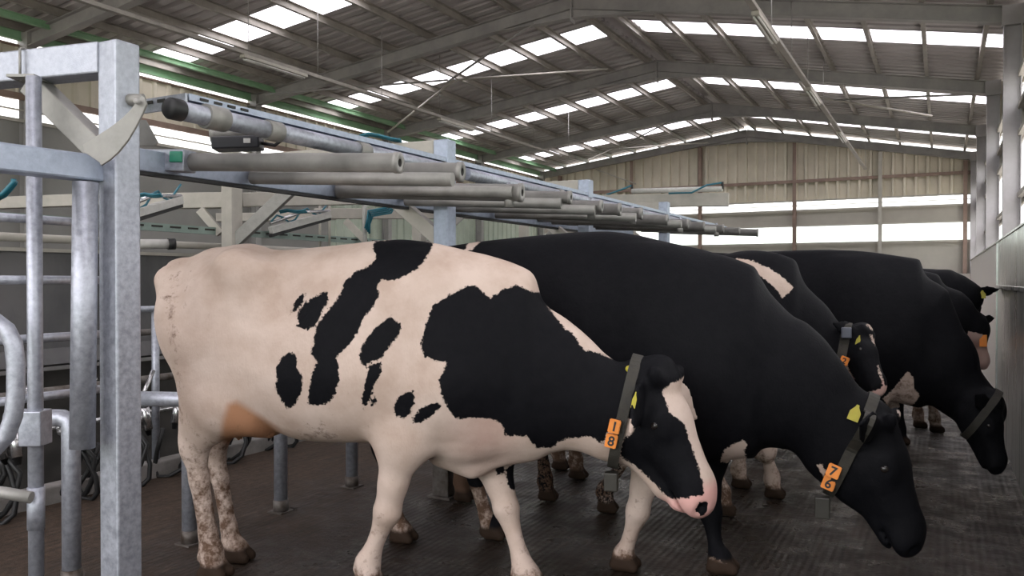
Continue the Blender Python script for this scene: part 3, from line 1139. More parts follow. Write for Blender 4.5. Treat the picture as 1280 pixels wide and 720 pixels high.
# ============================================================ cow B (black, collar 76)
FB = Frame(cg(-.40, 4.08), cg(.70, 3.63))
rootB = thing('cow', 'black cow with lowered head and orange 76 on its collar, beside the patched cow', 'cow', FB.o)
sB = SDF((-1.25, -.42, -.02), (1.75, .42, 1.62), .0115)
topB = P2(FB, [(455, 322), (480, 314), (520, 309), (560, 308), (600, 302), (646, 297), (687, 293), (722, 290), (764, 289), (799, 294), (823, 300), (850, 306), (880, 312), (902, 319), (925, 331), (942, 342)])
botB = P2(FB, [(455, 400), (490, 500), (540, 555), (600, 556), (680, 553), (760, 552), (820, 556), (860, 566), (900, 572), (942, 566)])
s0, s1 = topB[0][0], topB[-1][0]
widB = [(s0, .08), (s0 + .1, .16), (s0 + .3, .23), (s0 + .5, .25), (s0 + .9, .275), (s0 + 1.2, .26), (s0 + 1.4, .225), (s1 - .05, .19), (s1, .17)]
sB.trunk(smooth_list(topB, 90), smooth_list(botB, 60), smooth_list(widB))
for sg in (-1, 1):
    p = FB.cp(830, 400); sB.cone((p.x, sg * .13, p.z + .1), (p.x + .10, sg * .15, p.z - .22), .15, .13, .07, .08, k=.10)
    p = FB.cp(590, 345); sB.cone((p.x, sg * .20, p.z), (p.x + .05, sg * .21, p.z - .03), .045, .04, .04, .03, k=.09)
    p = FB.cp(520, 390); sB.cone((p.x, sg * .14, p.z), (p.x + .06, sg * .16, p.z - .06), .12, .11, .08, .08, k=.09)
NB = [FB.cp(915, 458), FB.cp(965, 477), FB.cp(1002, 498), FB.cp(1032, 523), FB.cp(1052, 558), FB.cp(1078, 592)]
rB = [.375, .280, .215, .18, .165, .145]
lB = [.19, .16, .14, .125, .115, .105]
sB.chain(NB, rB, lB, k=.08)
pollB = FB.cp(1122, 518, -.02)
muzB = FB.cp(1166, 686, -.05)
hdB = head_prims(sB, pollB, muzB, (1.0, -.12, .25), ear=(.25, .05), fat=1.25, tuft=False)
leg_front(sB, [LC(FB, 815, 560, -.13), LC(FB, 797, 640, -.11), LC(FB, 778, 700, -.08), ft(FB, 780, -.08)])
leg_front(sB, [LC(FB, 880, 570, .12), LC(FB, 888, 640, .09), LC(FB, 898, 705, .05), ft(FB, 906, .05)])
leg_hind(sB, [LC(FB, 510, 430, -.17), LC(FB, 520, 490, -.17), LC(FB, 478, 560, -.13), LC(FB, 500, 668, -.12), ft(FB, 505, -.12)], .95)
leg_hind(sB, [LC(FB, 560, 430, .17), LC(FB, 600, 490, .17), LC(FB, 585, 570, .13), LC(FB, 612, 660, .09), ft(FB, 620, .09)], .93)
sB.chain([LC(FB, 470, 325, 0), LC(FB, 455, 350, 0), LC(FB, 452, 430, 0), LC(FB, 455, 520, 0)], [.03, .024, .02, .02], k=.02)


def coatB(v, P, Pm, D):
    A = base_attrs(v, .45, .15)
    s, y, z = v.T
    w_ = np.full(len(v), -.2)
    # white: lower legs
    for pl, cond in (([(745, 560), (830, 560), (830, 715), (745, 715)], (y < .02) & (z < .62) & (s > .2)),
                     ([(860, 712), (876, 700), (890, 696), (930, 716), (940, 790), (860, 790)], (y > -.03) & (z < .5) & (s > .2)),
                     ([(455, 635), (540, 635), (540, 720), (455, 720)], (s < -.2) & (y < 0)),
                     ([(900, 578), (905, 562), (915, 556), (929, 549), (934, 556), (930, 562), (935, 580)], (z < .8) & (y < .1)),
                     ([(1121, 514), (1126, 512), (1131, 503), (1140, 500), (1141, 515), (1138, 532), (1132, 530)], s > NB[4].x),
                     ([(580, 314), (584, 306), (596, 294), (612, 292), (610, 299), (600, 302), (590, 312)], s < 0),
                     ([(1021, 580), (1026, 579), (1032, 590), (1030, 597)], s > 0.9)):
        w_ = np.where(cond, np.maximum(w_, sdpx(P, D, pl)), w_)
    w_ = np.where((z < .26) & (s < -.3), .01, w_)
    A['coat'] = -w_
    hd = hdB
    rel = v - np.array(hd['poll'])
    hx = rel @ np.array(hd['x']) / hd['g']
    A['mud'] = A['mud'] * (z < .55)
    nose = (hx > .515) & (s > NB[5].x)
    A['pink'] = np.where(nose, .8, 0)
    A['coat'] = np.where(nose & (P[:, 0] > 1157), -.003, A['coat'])
    return A


bodyB, bvB = cow_mesh('body', FB, sB, rootB, coatB)
add_eyes(rootB, FB, hdB)
cB = col_on(rootB, FB, bvB, (1090, 500), (1037, 612), 0, 0, .42, slack=.01)
tags_on(cB, FB, bvB, '76', [(1042, 589), (1036, 604)], upvec((1042, 589), (1036, 604)), h=.053, w=.05)
wp = FB.l2w(FB.cp(1028, 634, -.02))
MB().beam(wp + Vector((0, 0, .045)), wp - Vector((0, 0, .045)), .045, .06, up=FB.f).build('collar_weight', weight_mat, rootB, bevel=.006)
loc, nrm = hit_px(bvB, 1069, 516)
ear_tag(rootB, loc + (CAM - loc).normalized() * .02, ((CAM - loc).normalized() + nrm * .3), upvec((1075, 505), (1066, 528)), .042, .055)

# ============================================================ generic cow for those mostly hidden
GT = [(-.93, 1.26), (-.86, 1.34), (-.78, 1.37), (-.62, 1.385), (-.45, 1.365), (-.2, 1.36), (.1, 1.365), (.35, 1.38), (.55, 1.40), (.75, 1.37), (.85, 1.34)]
GB = [(-.93, 1.10), (-.85, .80), (-.6, .68), (-.4, .63), (-.1, .60), (.2, .61), (.45, .63), (.65, .68), (.85, .78)]
GW = [(-.93, .09), (-.8, .18), (-.6, .24), (-.4, .26), (0, .29), (.3, .26), (.5, .22), (.75, .18), (.85, .15)]


def generic_cow(name, label, F, top, bot, wid, neck, rn, ln, poll, muz, dors, legsF, legsH, coat, ear=(.2, .3), vx=.014, eyes=True, ymax=.42, fat=1.15):
    root = thing(name, label, 'cow', F.o)
    smax = max(muz[0], poll[0]) + .3
    S = SDF((-1.3, -ymax - .05, -.02), (smax, ymax + .05, 1.62), vx)
    S.trunk(smooth_list(top, 70), smooth_list(bot, 50), smooth_list(wid))
    for sg in (-1, 1):
        S.cone((.42, sg * .13, 1.2), (.52, sg * .15, .88), .15, .13, .07, .08, k=.10)
        S.cone((-.52, sg * .19, 1.28), (-.46, sg * .2, 1.25), .045, .04, .04, .03, k=.09)
        S.cone((-.8, sg * .13, 1.1), (-.72, sg * .15, 1.02), .12, .11, .08, .08, k=.09)
    S.chain(neck, rn, ln, k=.08)
    hd = head_prims(S, poll, muz, dors, ear=ear, fat=fat)
    for L in legsF:
        leg_front(S, L, .96)
    for L in legsH:
        leg_hind(S, L, .95)
    t0 = top[0][0]
    S.chain([(t0, 0, 1.28), (t0 - .05, 0, 1.2), (t0 - .04, 0, .9), (t0 - .02, 0, .6)], [.03, .024, .02, .025], k=.02)
    body, bv = cow_mesh('body', F, S, root, lambda v, P, Pm, D: coat(v, P, Pm, D, hd))
    if eyes:
        add_eyes(root, F, hd)
    return root, bv, hd


def std_legs(ff, hf):
    """feet -> whole legs; ff/hf lists of (s, y)"""
    LF, LH = [], []
    for (s, y) in ff:
        yy = .14 if y > 0 else -.14
        LF.append([Vector((.55 * .6 + s * .4, yy, .72)), Vector((.35 * .5 + s * .6 + .05, yy * .9, .40)), Vector((s - .01, y, .13)), Vector((s, y, 0))])
    for (s, y) in hf:
        yy = .17 if y > 0 else -.17
        LH.append([Vector((-.70, yy, 1.05)), Vector((-.6 * .6 + s * .4 + .08, yy, .82)), Vector((s - .08, yy * .8, .52)), Vector((s - .01, y, .13)), Vector((s, y, 0))])
    return LF, LH


def fs(F, px, y):
    return (F.foot(px, y).x, y)


# ---- cow X: only its legs show behind the first two
FX = Frame(cg(-.06, 4.76), cg(.95, 4.45))
m_ = 0.5 * .78


def loc_(F, xc, d):
    p = F.w2l(cg(xc, d))
    return (p.x, p.y)


ffX = [loc_(FX, .55, 4.60), loc_(FX, 1.16, 4.45)]
hfX = [loc_(FX, -.28, 4.76), loc_(FX, .18, 4.68)]
ffX = [(ffX[0][0], -.06), (ffX[1][0], .08)]
hfX = [(hfX[0][0], -.08), (hfX[1][0], .08)]
shX = 0.0
topX = [(max(a * .88, -.80), b - .03 - (.10 if a > .5 else 0)) for a, b in GT]
LFX, LHX = std_legs(ffX, hfX)
for L in LFX:
    L[0].x = .44
    L[1].x = .45 * L[0].x + .55 * L[3].x + .02
for L in LHX:
    L[0].x = -.58
    L[1].x = -.45
    L[2].x = L[4].x - .08


def coatX(v, P, Pm, D, hd):
    A = base_attrs(v, .75, .50)
    s, y, z = v.T
    w_ = np.full(len(v), -.2)
    w_ = np.maximum(w_, np.minimum(.44 - z, np.where(s > .2, .1, .0)))
    w_ = np.maximum(w_, np.where((s < -.5) & (y < .05), .30 - z, -.2))
    w_ = np.maximum(w_, sdpx(P, D, [(570, 330), (583, 307), (600, 296), (612, 296), (606, 304), (592, 311), (586, 320)]))
    A['coat'] = -w_
    return A


rootX, bvX, hdX = generic_cow('cow', 'cow of which little more than muddy lower legs shows behind the two front cows', FX, topX, [(a * .88, b) for a, b in GB], [(a * .88, b * .92) for a, b in GW],
                              [(.5, 0, .98), (.70, 0, .88), (.80, 0, .78), (.86, 0, .70)], [.27, .22, .17, .14], [.17, .14, .12, .10],
                              (.92, 0, .76), (1.02, 0, .34), (1, 0, .1), LFX, LHX, coatX)

# ---- cow C: collar 20, white mark on the crest
FC = Frame(cg(.36, 5.42), cg(1.47, 4.93))
ffC = [fs(FC, 926, .09), fs(FC, 968, -.07)]
hfC = [fs(FC, 700, .10), fs(FC, 722, -.10)]
LFC, LHC = std_legs(ffC, hfC)
neckC = [FC.cp(945, 395), FC.cp(985, 420), FC.cp(1020, 440), FC.cp(1052, 455)]
WC = [zz([(105, 88), (160, 95), (215, 120), (255, 145), (300, 185), (262, 222), (240, 190), (200, 155), (150, 120)], 2.6675, 880, 290),
      zz([(435, 510), (490, 500), (520, 483), (537, 470), (560, 470), (560, 505), (515, 545), (480, 565), (440, 540)], 5.12, 1000, 390),
      zz([(266, 345), (300, 330), (310, 355), (318, 385), (330, 395), (348, 430), (300, 425), (262, 375)], 5.12, 1000, 390),
      zz([(497, 340), (505, 350), (520, 400), (545, 480), (535, 480), (515, 430), (500, 375)], 5.12, 1000, 390),
      zz([(440, 145), (458, 140), (480, 190), (515, 235), (505, 232), (470, 200)], 5.12, 1000, 390),
      zz([(420, 80), (440, 78), (465, 105), (462, 120), (440, 95)], 5.12, 1000, 390)]


def coatC(v, P, Pm, D, hd):
    A = base_attrs(v, .5, .25)
    s, y, z = v.T
    w_ = np.full(len(v), -.2)
    w_ = np.maximum(w_, sdpx(P, D, WC[0]))
    for pl in WC[1:]:
        w_ = np.where(s > neckC[1].x, np.maximum(w_, sdpx(P, D, pl)), w_)
    w_ = np.where(z < .5, np.maximum(w_, .44 - z), w_)
    A['coat'] = -w_
    A['pink'] = np.where((s > neckC[3].x) & (z < .75), .55, 0)
    return A


dC = 1.0
rootC, bvC, hdC = generic_cow('cow', 'black cow with white crest mark and orange 20 on its collar, behind the 76 cow', FC,
                              [(a - .02, b + (.02 if a > 0 else 0)) for a, b in GT], GB, GW,
                              neckC, [.36, .28, .21, .15], [.18, .15, .125, .105],
                              FC.cp(1087, 412, -.03), FC.cp(1112, 489, -.22), (1.0, -.35, .25), LFC, LHC, coatC, ear=(.5, .6), vx=.012)
cC = col_on(rootC, FC, bvC, (1059, 410), (1047, 475), 0, 0, .36, width=.05)
tags_on(cC, FC, bvC, '20', [(1055.5, 451), (1051, 461)], upvec((1056, 450), (1051, 461)), h=.048, w=.045)
loc, nrm = hit_px(bvC, 1058, 416)
if loc is None:
    loc = FC.l2w(FC.cp(1058, 416, -.1))
tc_ = (CAM - loc).normalized()
MB().beam(loc + tc_ * .02 - UP * .03, loc + tc_ * .02 + UP * .03, .055, .035, up=tc_).build('collar_box', box_mat, cC[0], bevel=.006)
loc, nrm = hit_px(bvC, 1073, 425)
if loc is not None:
    ear_tag(rootC, loc + (CAM - loc).normalized() * .012, (CAM - loc).normalized(), upvec((1075, 418), (1071, 432)), .022, .045)

# ---- cow D: big black cow by the wall, head down
FD = Frame(cg(1.42, 6.15), cg(2.55, 5.52))
topD = P2(FD, [(800, 350), (812, 328), (835, 318), (870, 314), (917, 317), (940, 315), (992, 313), (1030, 312), (1067, 313), (1090, 315), (1124, 320), (1150, 326)])
botD = P2(FD, [(800, 390), (815, 440), (850, 500), (900, 515), (1000, 515), (1080, 505), (1120, 500), (1150, 500)])
sd0, sd1 = topD[0][0], topD[-1][0]
widD = [(sd0, .09), (sd0 + .12, .18), (sd0 + .3, .24), (sd0 + .6, .27), (sd0 + 1.0, .29), (sd0 + 1.3, .26), (sd1 - .1, .22), (sd1, .19)]
neckD = [FD.cp(1125, 418), FD.cp(1165, 454), FD.cp(1196, 486), FD.cp(1224, 512)]
LFD, LHD = std_legs([fs(FD, 1108, -.08), fs(FD, 1128, .09)], [fs(FD, 868, -.10), fs(FD, 893, .10)])
WD = [zz([(595, 555), (620, 535), (650, 500), (680, 463), (700, 490), (700, 520), (720, 545), (700, 575), (620, 590)], 2.6675, 880, 290)]


def coatD(v, P, Pm, D, hd):
    A = base_attrs(v, .5, .4)
    s, y, z = v.T
    w_ = sdpx(P, D, WD[0])
    w_ = np.where(s > neckD[1].x + .1, -.2, w_)
    A['coat'] = -w_
    A['mud'] = np.maximum(A['mud'], np.where(z < .9, .45, 0))
    return A


rootD, bvD, hdD = generic_cow('cow', 'all-black cow by the steel wall, sniffing the floor at the far right', FD, topD, botD, widD,
                              neckD, [.41, .275, .175, .155], [.20, .17, .14, .11],
                              FD.cp(1250, 500, -.10), FD.cp(1262, 590, -.16), (1.0, -.1, .2), LFD, LHD, coatD, ear=(.4, .2), vx=.013, fat=1.25)
cD = col_on(rootD, FD, bvD, (1248, 488), (1200, 548), 0, 0, .36, width=.045)

# ---- cow E: head up behind, ear with yellow tag
FE = Frame(cg(2.45, 7.55), cg(3.45, 7.05))
ffE = [fs(FE, 1171, -.08), fs(FE, 1150, .09)]
LFE, LHE = std_legs(ffE, [(-.62, -.1), (-.55, .1)])


def coatE(v, P, Pm, D, hd):
    A = base_attrs(v, .5, .5)
    s, y, z = v.T
    A['coat'] = np.where(z < .55, z - .5, .1)
    A['mud'] = np.where(z < .55, .62, A['mud'])
    return A


neckE = [Vector((.72, 0, 1.10)), Vector((.84, 0, 1.13)), FE.cp(1196, 372), FE.cp(1208, 372)]
rootE, bvE, hdE = generic_cow('cow', 'black cow behind the all-black one, its raised ear carrying a yellow tag', FE, [(a, b - .04) for a, b in GT], GB, GW,
                              neckE, [.26, .23, .16, .13], [.16, .14, .12, .10],
                              FE.cp(1211, 362, .0), FE.cp(1215, 430, .0), (.25, -1.0, .2), LFE, LHE, coatE, ear=(.12, -.1), vx=.013)
loc, nrm = hit_px(bvE, 1228, 368)
if loc is None:
    loc = FE.l2w(FE.cp(1228, 368, -.1))
ear_tag(rootE, loc + (CAM - loc).normalized() * .012, (CAM - loc).normalized(), Vector((0, 0, 1)), .05, .055)

# ---- cow F: pale muzzle, orange tag
FF = Frame(cg(2.05, 7.02), cg(3.08, 6.48))
LFF, LHF = std_legs([(.6, -.1), (.55, .1)], [(-.62, -.1), (-.55, .1)])


def coatF(v, P, Pm, D, hd):
    A = base_attrs(v, .5, .4)
    s, y, z = v.T
    w_ = sdpx(P, D, [(1210, 414), (1228, 418), (1234, 428), (1240, 440), (1255, 460), (1250, 485), (1210, 485), (1205, 450)])
    w_ = np.where(s > .9, w_, -.1)
    A['coat'] = -w_
    A['pink'] = np.where(s > .9, .35, 0)
    return A


neckF = [Vector((.74, 0, 1.05)), Vector((.9, 0, 1.0)), FF.cp(1196, 405), FF.cp(1214, 412)]
rootF, bvF, hdF = generic_cow('cow', 'black cow with a pale pinkish muzzle and orange neck tag behind the all-black cow', FF, [(a, b - .03) for a, b in GT], GB, GW,
                              neckF, [.25, .22, .16, .13], [.16, .14, .12, .10],
                              FF.cp(1221, 398, .0), FF.cp(1236, 460, -.02), (.55, -.85, .2), LFF, LHF, coatF, ear=(.05, .15), vx=.013)
loc, nrm = hit_px(bvF, 1229, 426)
if loc is None:
    loc = FF.l2w(FF.cp(1229, 426, -.1))
tc_ = (CAM - loc).normalized()
mb = MB()
mb.beam(loc + tc_ * .02 - UP * .045, loc + tc_ * .02 + UP * .045, .05, .015, up=tc_)
o = mb.build('neck_tag', orange_tag, rootF, bevel=.003)
# ============================================================ the hall
XR, XRIDGE, XL = 0.78, -5.27, -12.2
ZR, ZRIDGE, ZL = 4.74, 5.86, 4.99       # rafter tops
YB = 25.5
Y0 = -3.6
FY = [-1.2, 3.2, 7.5, 12.1, 16.5, 21.1, YB - .15]
SHEET = 0.13                              # purlin height above the rafter


def ztop(X):
    if X > XRIDGE:
        return ZRIDGE + (ZR - ZRIDGE) * (X - XRIDGE) / (XR - XRIDGE)
    return ZRIDGE + (ZL - ZRIDGE) * (X - XRIDGE) / (XL - XRIDGE)


# floor: platform, pit and far platform
KX = -4.52
fl = MB()
fl.box((KX, Y0, -.15), (1.6, YB, 0))
struct(fl.build('floor', floor_mat))
fl = MB()
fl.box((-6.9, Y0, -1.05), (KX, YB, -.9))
struct(fl.build('floor_pit', pit_dark))
fl = MB()
fl.box((XL - .3, Y0, -.15), (-6.9, YB, 0))
struct(fl.build('floor_far', floor_mat))
kb = MB()
kb.box((KX - .12, Y0, -.9), (KX, YB, .10))
struct(kb.build('trim_1', concrete, bevel=.01), 'grey concrete kerb along the milking pit')

# roof sheets: real corrugation, left open at the skylight strips
SKY = [(.55, 1.3), (5.0, 5.75), (9.45, 10.2), (13.9, 14.65), (18.45, 19.2), (22.95, 23.7)]


def corr_sheet(mb, x0, z0, x1, z1, y0, y1, pitch=.25, hgt=.055):
    n = max(1, round((y1 - y0) / pitch))
    p = (y1 - y0) / n
    prof = []
    for i in range(n):
        a = y0 + i * p
        prof += [(a, 0), (a + p * .55, 0), (a + p * .65, hgt), (a + p * .9, hgt)]
    prof.append((y1, 0))
    A = [mb.bm.verts.new((x0, y, z0 + h)) for y, h in prof]
    B = [mb.bm.verts.new((x1, y, z1 + h)) for y, h in prof]
    for i in range(len(prof) - 1):
        mb.face([A[i], A[i + 1], B[i + 1], B[i]])


ends = [Y0] + [v for s_ in SKY for v in s_] + [YB + .2]
wn = 1
for side, (xa, xb) in enumerate(((XRIDGE + .14, XR + .25), (XRIDGE - .14, XL - .35))):
    mb = MB()
    for i in range(0, len(ends), 2):
        corr_sheet(mb, xa, ztop(xa) + SHEET, xb, ztop(xb) + SHEET, ends[i], ends[i + 1])
    o = mb.build('ceiling', roof_sheet, recalc=False)
    sd_ = o.modifiers.new('thickness', 'SOLIDIFY')
    sd_.thickness = .004
    struct(o)
    # opaque ends of the strips towards ridge and eave
    mb = MB()
    for a, b_ in SKY:
        corr_sheet(mb, xa, ztop(xa) + SHEET, xa + (xb - xa) * .035, ztop(xa + (xb - xa) * .035) + SHEET, a, b_)
        q_ = .975 if side == 0 else .95
        corr_sheet(mb, xa + (xb - xa) * q_, ztop(xa + (xb - xa) * q_) + SHEET, xb, ztop(xb) + SHEET, a, b_)
    struct(mb.build('ceiling', roof_sheet, recalc=False))
    for a, b_ in SKY:
        mb = MB()
        q_ = .975 if side == 0 else .95
        u0, u1 = xa + (xb - xa) * .035, xa + (xb - xa) * q_
        corr_sheet(mb, u0, ztop(u0) + SHEET, u1, ztop(u1) + SHEET, a, b_)
        struct(mb.build('window_%d' % wn, skylight_mat, recalc=False), 'translucent roof strip letting daylight in')
        wn += 1
# ridge cap
mb = MB()
zz_ = ZRIDGE + SHEET + .06
mb.prism([(XRIDGE - .32, Y0, ztop(XRIDGE - .32) + SHEET + .045), (XRIDGE, Y0, zz_), (XRIDGE + .32, Y0, ztop(XRIDGE + .32) + SHEET + .045), (XRIDGE + .32, Y0, ztop(XRIDGE + .32) + SHEET + .055), (XRIDGE, Y0, zz_ + .01), (XRIDGE - .32, Y0, ztop(XRIDGE - .32) + SHEET + .055)], (0, YB + .2 - Y0, 0))
struct(mb.build('trim_2', roof_sheet), 'ridge cap')

# purlins, each a C-section running the length of the hall
tn = 3
px_ = [XRIDGE + .25 + .79 * i for i in range(8)] + [XRIDGE - .25 - .83 * i for i in range(9)]
for X in px_:
    mb = MB()
    z = ztop(X) + SHEET / 2
    mb.beam((X, Y0, z), (X, YB, z), .006, SHEET)
    for sz in (-1, 1):
        mb.beam((X + .028, Y0, z + sz * (SHEET / 2 - .004)), (X + .028, YB, z + sz * (SHEET / 2 - .004)), .056, .006)
    struct(mb.build('trim_%d' % tn, purlin_grey), 'roof purlin')
    tn += 1

# portal frames
names = ['grey portal frame behind the camera', 'nearest grey portal frame of the roof, mostly above the picture', 'second grey portal frame, crossing the top left corner of the roof',
         'third grey portal frame, its ridge at the top edge of the picture', 'grey portal frame two in front of the back gable',
         'grey portal frame directly in front of the back gable', 'grey end portal frame flush with the back gable']
for Y, nm in zip(FY, names):
    t = thing('portal_frame', nm, 'roof frame', (XRIDGE, Y, 0), 'steel portal frames')
    h = .22
    for (xe, s) in ((XR, 1), (XL, -1)):
        mb = MB()
        mb.ibeam((XRIDGE, Y, ztop(XRIDGE) - h / 2), (xe, Y, ztop(xe) - h / 2), .14, h, .012)
        mb.build('rafter', frame_grey, t)
        mb = MB()
        mb.ibeam((xe, Y, ztop(xe) - h * .3), (xe, Y, 0), .14, .20, .012, up=(1, 0, 0))
        mb.build('column', lilac_grey if s > 0 else frame_grey, t)
        mb = MB()
        mb.beam((xe - .12, Y, ztop(xe) - h * .5), (xe + .12, Y, ztop(xe) - h * .5), .15, h + .03)
        mb.build('eave_plate', lilac_grey if s > 0 else frame_grey, t)
    mb = MB()
    xl, xr = XRIDGE - 1.35, XRIDGE + 1.35
    mb.prism([(xl, Y - .006, ztop(xl) - h), (XRIDGE, Y - .006, ztop(XRIDGE) - h + .02), (xr, Y - .006, ztop(xr) - h), (XRIDGE + .15, Y - .006, ZRIDGE - h - .15), (XRIDGE - .15, Y - .006, ZRIDGE - h - .15)], (0, .012, 0))
    mb.beam((xl, Y, ztop(xl) - h), (XRIDGE - .15, Y, ZRIDGE - h - .15), .14, .012)
    mb.beam((XRIDGE - .15, Y, ZRIDGE - h - .15), (XRIDGE + .15, Y, ZRIDGE - h - .15), .14, .012)
    mb.beam((xr, Y, ztop(xr) - h), (XRIDGE + .15, Y, ZRIDGE - h - .15), .14, .012)
    mb.build('ridge_haunch', cream_steel if False else frame_grey, t)
    mb = MB()
    mb.beam((XRIDGE, Y, ZRIDGE - .02), (XRIDGE, Y, ZRIDGE - h - .22), .16, .025, up=(1, 0, 0))
    mb.build('end_plate', frame_grey, t)


# ---------------- back gable wall
def xat(px, Y):
    return onY(px, 300, Y).x


def corr_wall(mb, a, b_, zlo, zhi0, zhi1, nrm, pitch=.30, dep=.03):
    """vertical ribs from a to b"""
    a, b_ = Vector(a), Vector(b_)
    L = (b_ - a).length
    n = max(1, round(L / pitch))
    nrm = Vector(nrm)
    pts = []
    for i in range(n):
        for f_, h_ in ((0, 0), (.62, 0), (.70, 1), (.90, 1)):
            pts.append(((i + f_) / n, h_))
    pts.append((1, 0))
    lo, hi = [], []
    for f_, h_ in pts:
        p = a + (b_ - a) * f_ + nrm * dep * h_
        zt = zhi0 + (zhi1 - zhi0) * f_
        lo.append(mb.bm.verts.new((p.x, p.y, zlo)))
        hi.append(mb.bm.verts.new((p.x, p.y, zt)))
    for i in range(len(pts) - 1):
        mb.face([lo[i], lo[i + 1], hi[i + 1], hi[i]])


def zY(py, Y, px=1060):
    return onY(px, py, Y).z


zs1, zs0 = zY(249, YB, 1200), zY(265, YB, 1100)      # light strip top / bottom
zs1, zs0 = 3.62, 3.37
zw1, zw0 = 2.88, 2.40
mb = MB()
corr_wall(mb, (XRIDGE, YB + .05, 0), (XR + .1, YB + .05, 0), zs1, ztop(XRIDGE) - .02, ztop(XR) - .02, (0, Y0, 0))
corr_wall(mb, (XL, YB + .05, 0), (XRIDGE, YB + .05, 0), zs1, ztop(XL) - .02, ztop(XRIDGE) - .02, (0, Y0, 0))
o = mb.build('wall_back', wall_sheet, recalc=False)
struct(o)
mb = MB()
mb.box((XL, YB + .02, zw1), (XR + .1, YB + .08, zs0))
mb.box((XL, YB + .02, -.05), (XR + .1, YB + .08, zw0))
struct(mb.build('wall_back_panel', wall_plain))
for nm, z0, z1 in (('strip', zs0, zs1), ('band', zw0, zw1)):
    mb = MB()
    mb.box((XL, YB + .045, z0), (XR + .1, YB + .05, z1))
    struct(mb.build('window_%d' % wn, pane_mat), 'bright window band in the back gable')
    wn += 1
# gable posts and girts
for px in (700, 790, 875, 993, 1100, 1203):
    X = xat(px, YB - .08) if px != 1203 else XR - .22
    mb = MB()
    mb.ibeam((X, YB - .08, 0), (X, YB - .08, ztop(X) - .24), .10, .14, .01, up=(0, 1, 0))
    struct(mb.build('trim_%d' % tn, brown_trim if px != 1100 else cream_steel), 'gable wall post')
    tn += 1
for z, m_ in ((4.22, brown_trim), (3.64, cream_steel), (3.355, cream_steel), (2.895, cream_steel), (2.37, cream_steel)):
    mb = MB()
    mb.beam((XL, YB - .05, z), (XR, YB - .05, z), .05, .09 if z > 4 else .045)
    struct(mb.build('trim_%d' % tn, m_), 'horizontal rail of the back gable')
    tn += 1
mb = MB()
mb.beam((XL, YB + .0, 3.50), (XR, YB + .0, 3.50), .012, .02)
struct(mb.build('trim_%d' % tn, cream_steel))
tn += 1

# ---------------- left wall
XW = XL - .12
mb = MB()
corr_wall(mb, (XW, Y0, 0), (XW, YB, 0), 4.00, 4.82, 4.82, (1, 0, 0))
struct(mb.build('wall_left', wall_sheet, recalc=False))
mb = MB()
mb.box((XW - .03, Y0, -.05), (XW + .03, 14.5, 3.70))
struct(mb.build('wall_left_panel', grey_panel))
mb = MB()
corr_wall(mb, (XW, 14.5, 0), (XW, YB, 0), 0, 3.70, 3.70, (1, 0, 0))
struct(mb.build('wall_left_far', green_sheet, recalc=False))
mb = MB()
mb.box((XW - .004, Y0, 3.70), (XW, YB, 4.00))
struct(mb.build('window_%d' % wn, pane_mat), 'long bright window strip in the left wall')
wn += 1
for z, hh, m_, dx in ((4.05, .10, brown_trim, .04), (3.85, .02, cream_steel, .02), (3.69, .05, cream_steel, .03), (4.81, .03, brown_trim, .03)):
    mb = MB()
    mb.beam((XW + dx, Y0, z), (XW + dx, YB, z), .05, hh)
    struct(mb.build('trim_%d' % tn, m_), 'horizontal rail of the left wall')
    tn += 1
for z, x_, hh in ((4.97, XL - .03, .20), (5.03, XL + .55, .10)):
    mb = MB()
    mb.ibeam((x_, Y0, z), (x_, YB, z), .07, hh, .012)
    struct(mb.build('trim_%d' % tn, green_paint), 'green eave beam')
    tn += 1

# ---------------- right wall: steel cladding, then posts with openings above
XC = .434
ZC = XC * .78 + H - .01
mb = MB()
mb.box((XC, Y0, 0), (XC + .04, 8.3, ZC))
struct(mb.build('wall_right', cladding))
mb = MB()
mb.box((XC + .004, 8.3, 0), (XC + .05, 16.0, ZC))
struct(mb.build('wall_right_far', cream_wall))
mb = MB()
mb.beam((XC - .008, Y0, 1.235), (XC - .008, 8.3, 1.235), .02, .03)
struct(mb.build('trim_%d' % tn, cladding, bevel=.004), 'folded ledge of the steel wall')
tn += 1
mb = MB()
mb.beam((XC - .006, 8.3, 0), (XC - .006, 8.3, ZC), .03, .012, up=(1, 0, 0))
struct(mb.build('trim_%d' % tn, steel_bright), 'seam strip of the steel wall')
tn += 1
mb = MB()
mb.beam((XC + .02, Y0, ZC + .006), (XC + .02, 16, ZC + .006), .06, .012)
struct(mb.build('trim_%d' % tn, cladding), 'top edge of the steel wall')
tn += 1
mb = MB()
mb.box((-3.2, 15.9, 0), (XC, 16.0, 1.40))
struct(mb.build('wall_low', cream_wall))
# outer skin of the right wall with openings
XO = .91
mb = MB()
mb.box((XO, Y0, 0), (XO + .04, YB, 1.72))
mb.box((XO, Y0, 2.28), (XO + .04, YB, 2.44))
mb.box((XO, Y0, 3.12), (XO + .04, YB, 3.5))
struct(mb.build('wall_right_outer', wall_plain))
mb = MB()
corr_wall(mb, (XO + .04, Y0, 0), (XO + .04, YB, 0), 3.86, 4.78, 4.78, (-1, 0, 0))
struct(mb.build('wall_right_outer', wall_sheet, recalc=False))
for z0, z1 in ((1.72, 2.28), (2.44, 3.12), (3.5, 3.86)):
    mb = MB()
    mb.box((XO + .01, Y0, z0), (XO + .014, YB, z1))
    struct(mb.build('window_%d' % wn, pane_mat), 'window band in the right wall')
    wn += 1
for z in (1.70, 2.36, 3.14, 3.48, 3.88):
    mb = MB()
    mb.beam((XO - .04, Y0, z), (XO - .04, YB, z), .06, .06)
    struct(mb.build('trim_%d' % tn, cream_steel), 'rail of the right wall')
    tn += 1
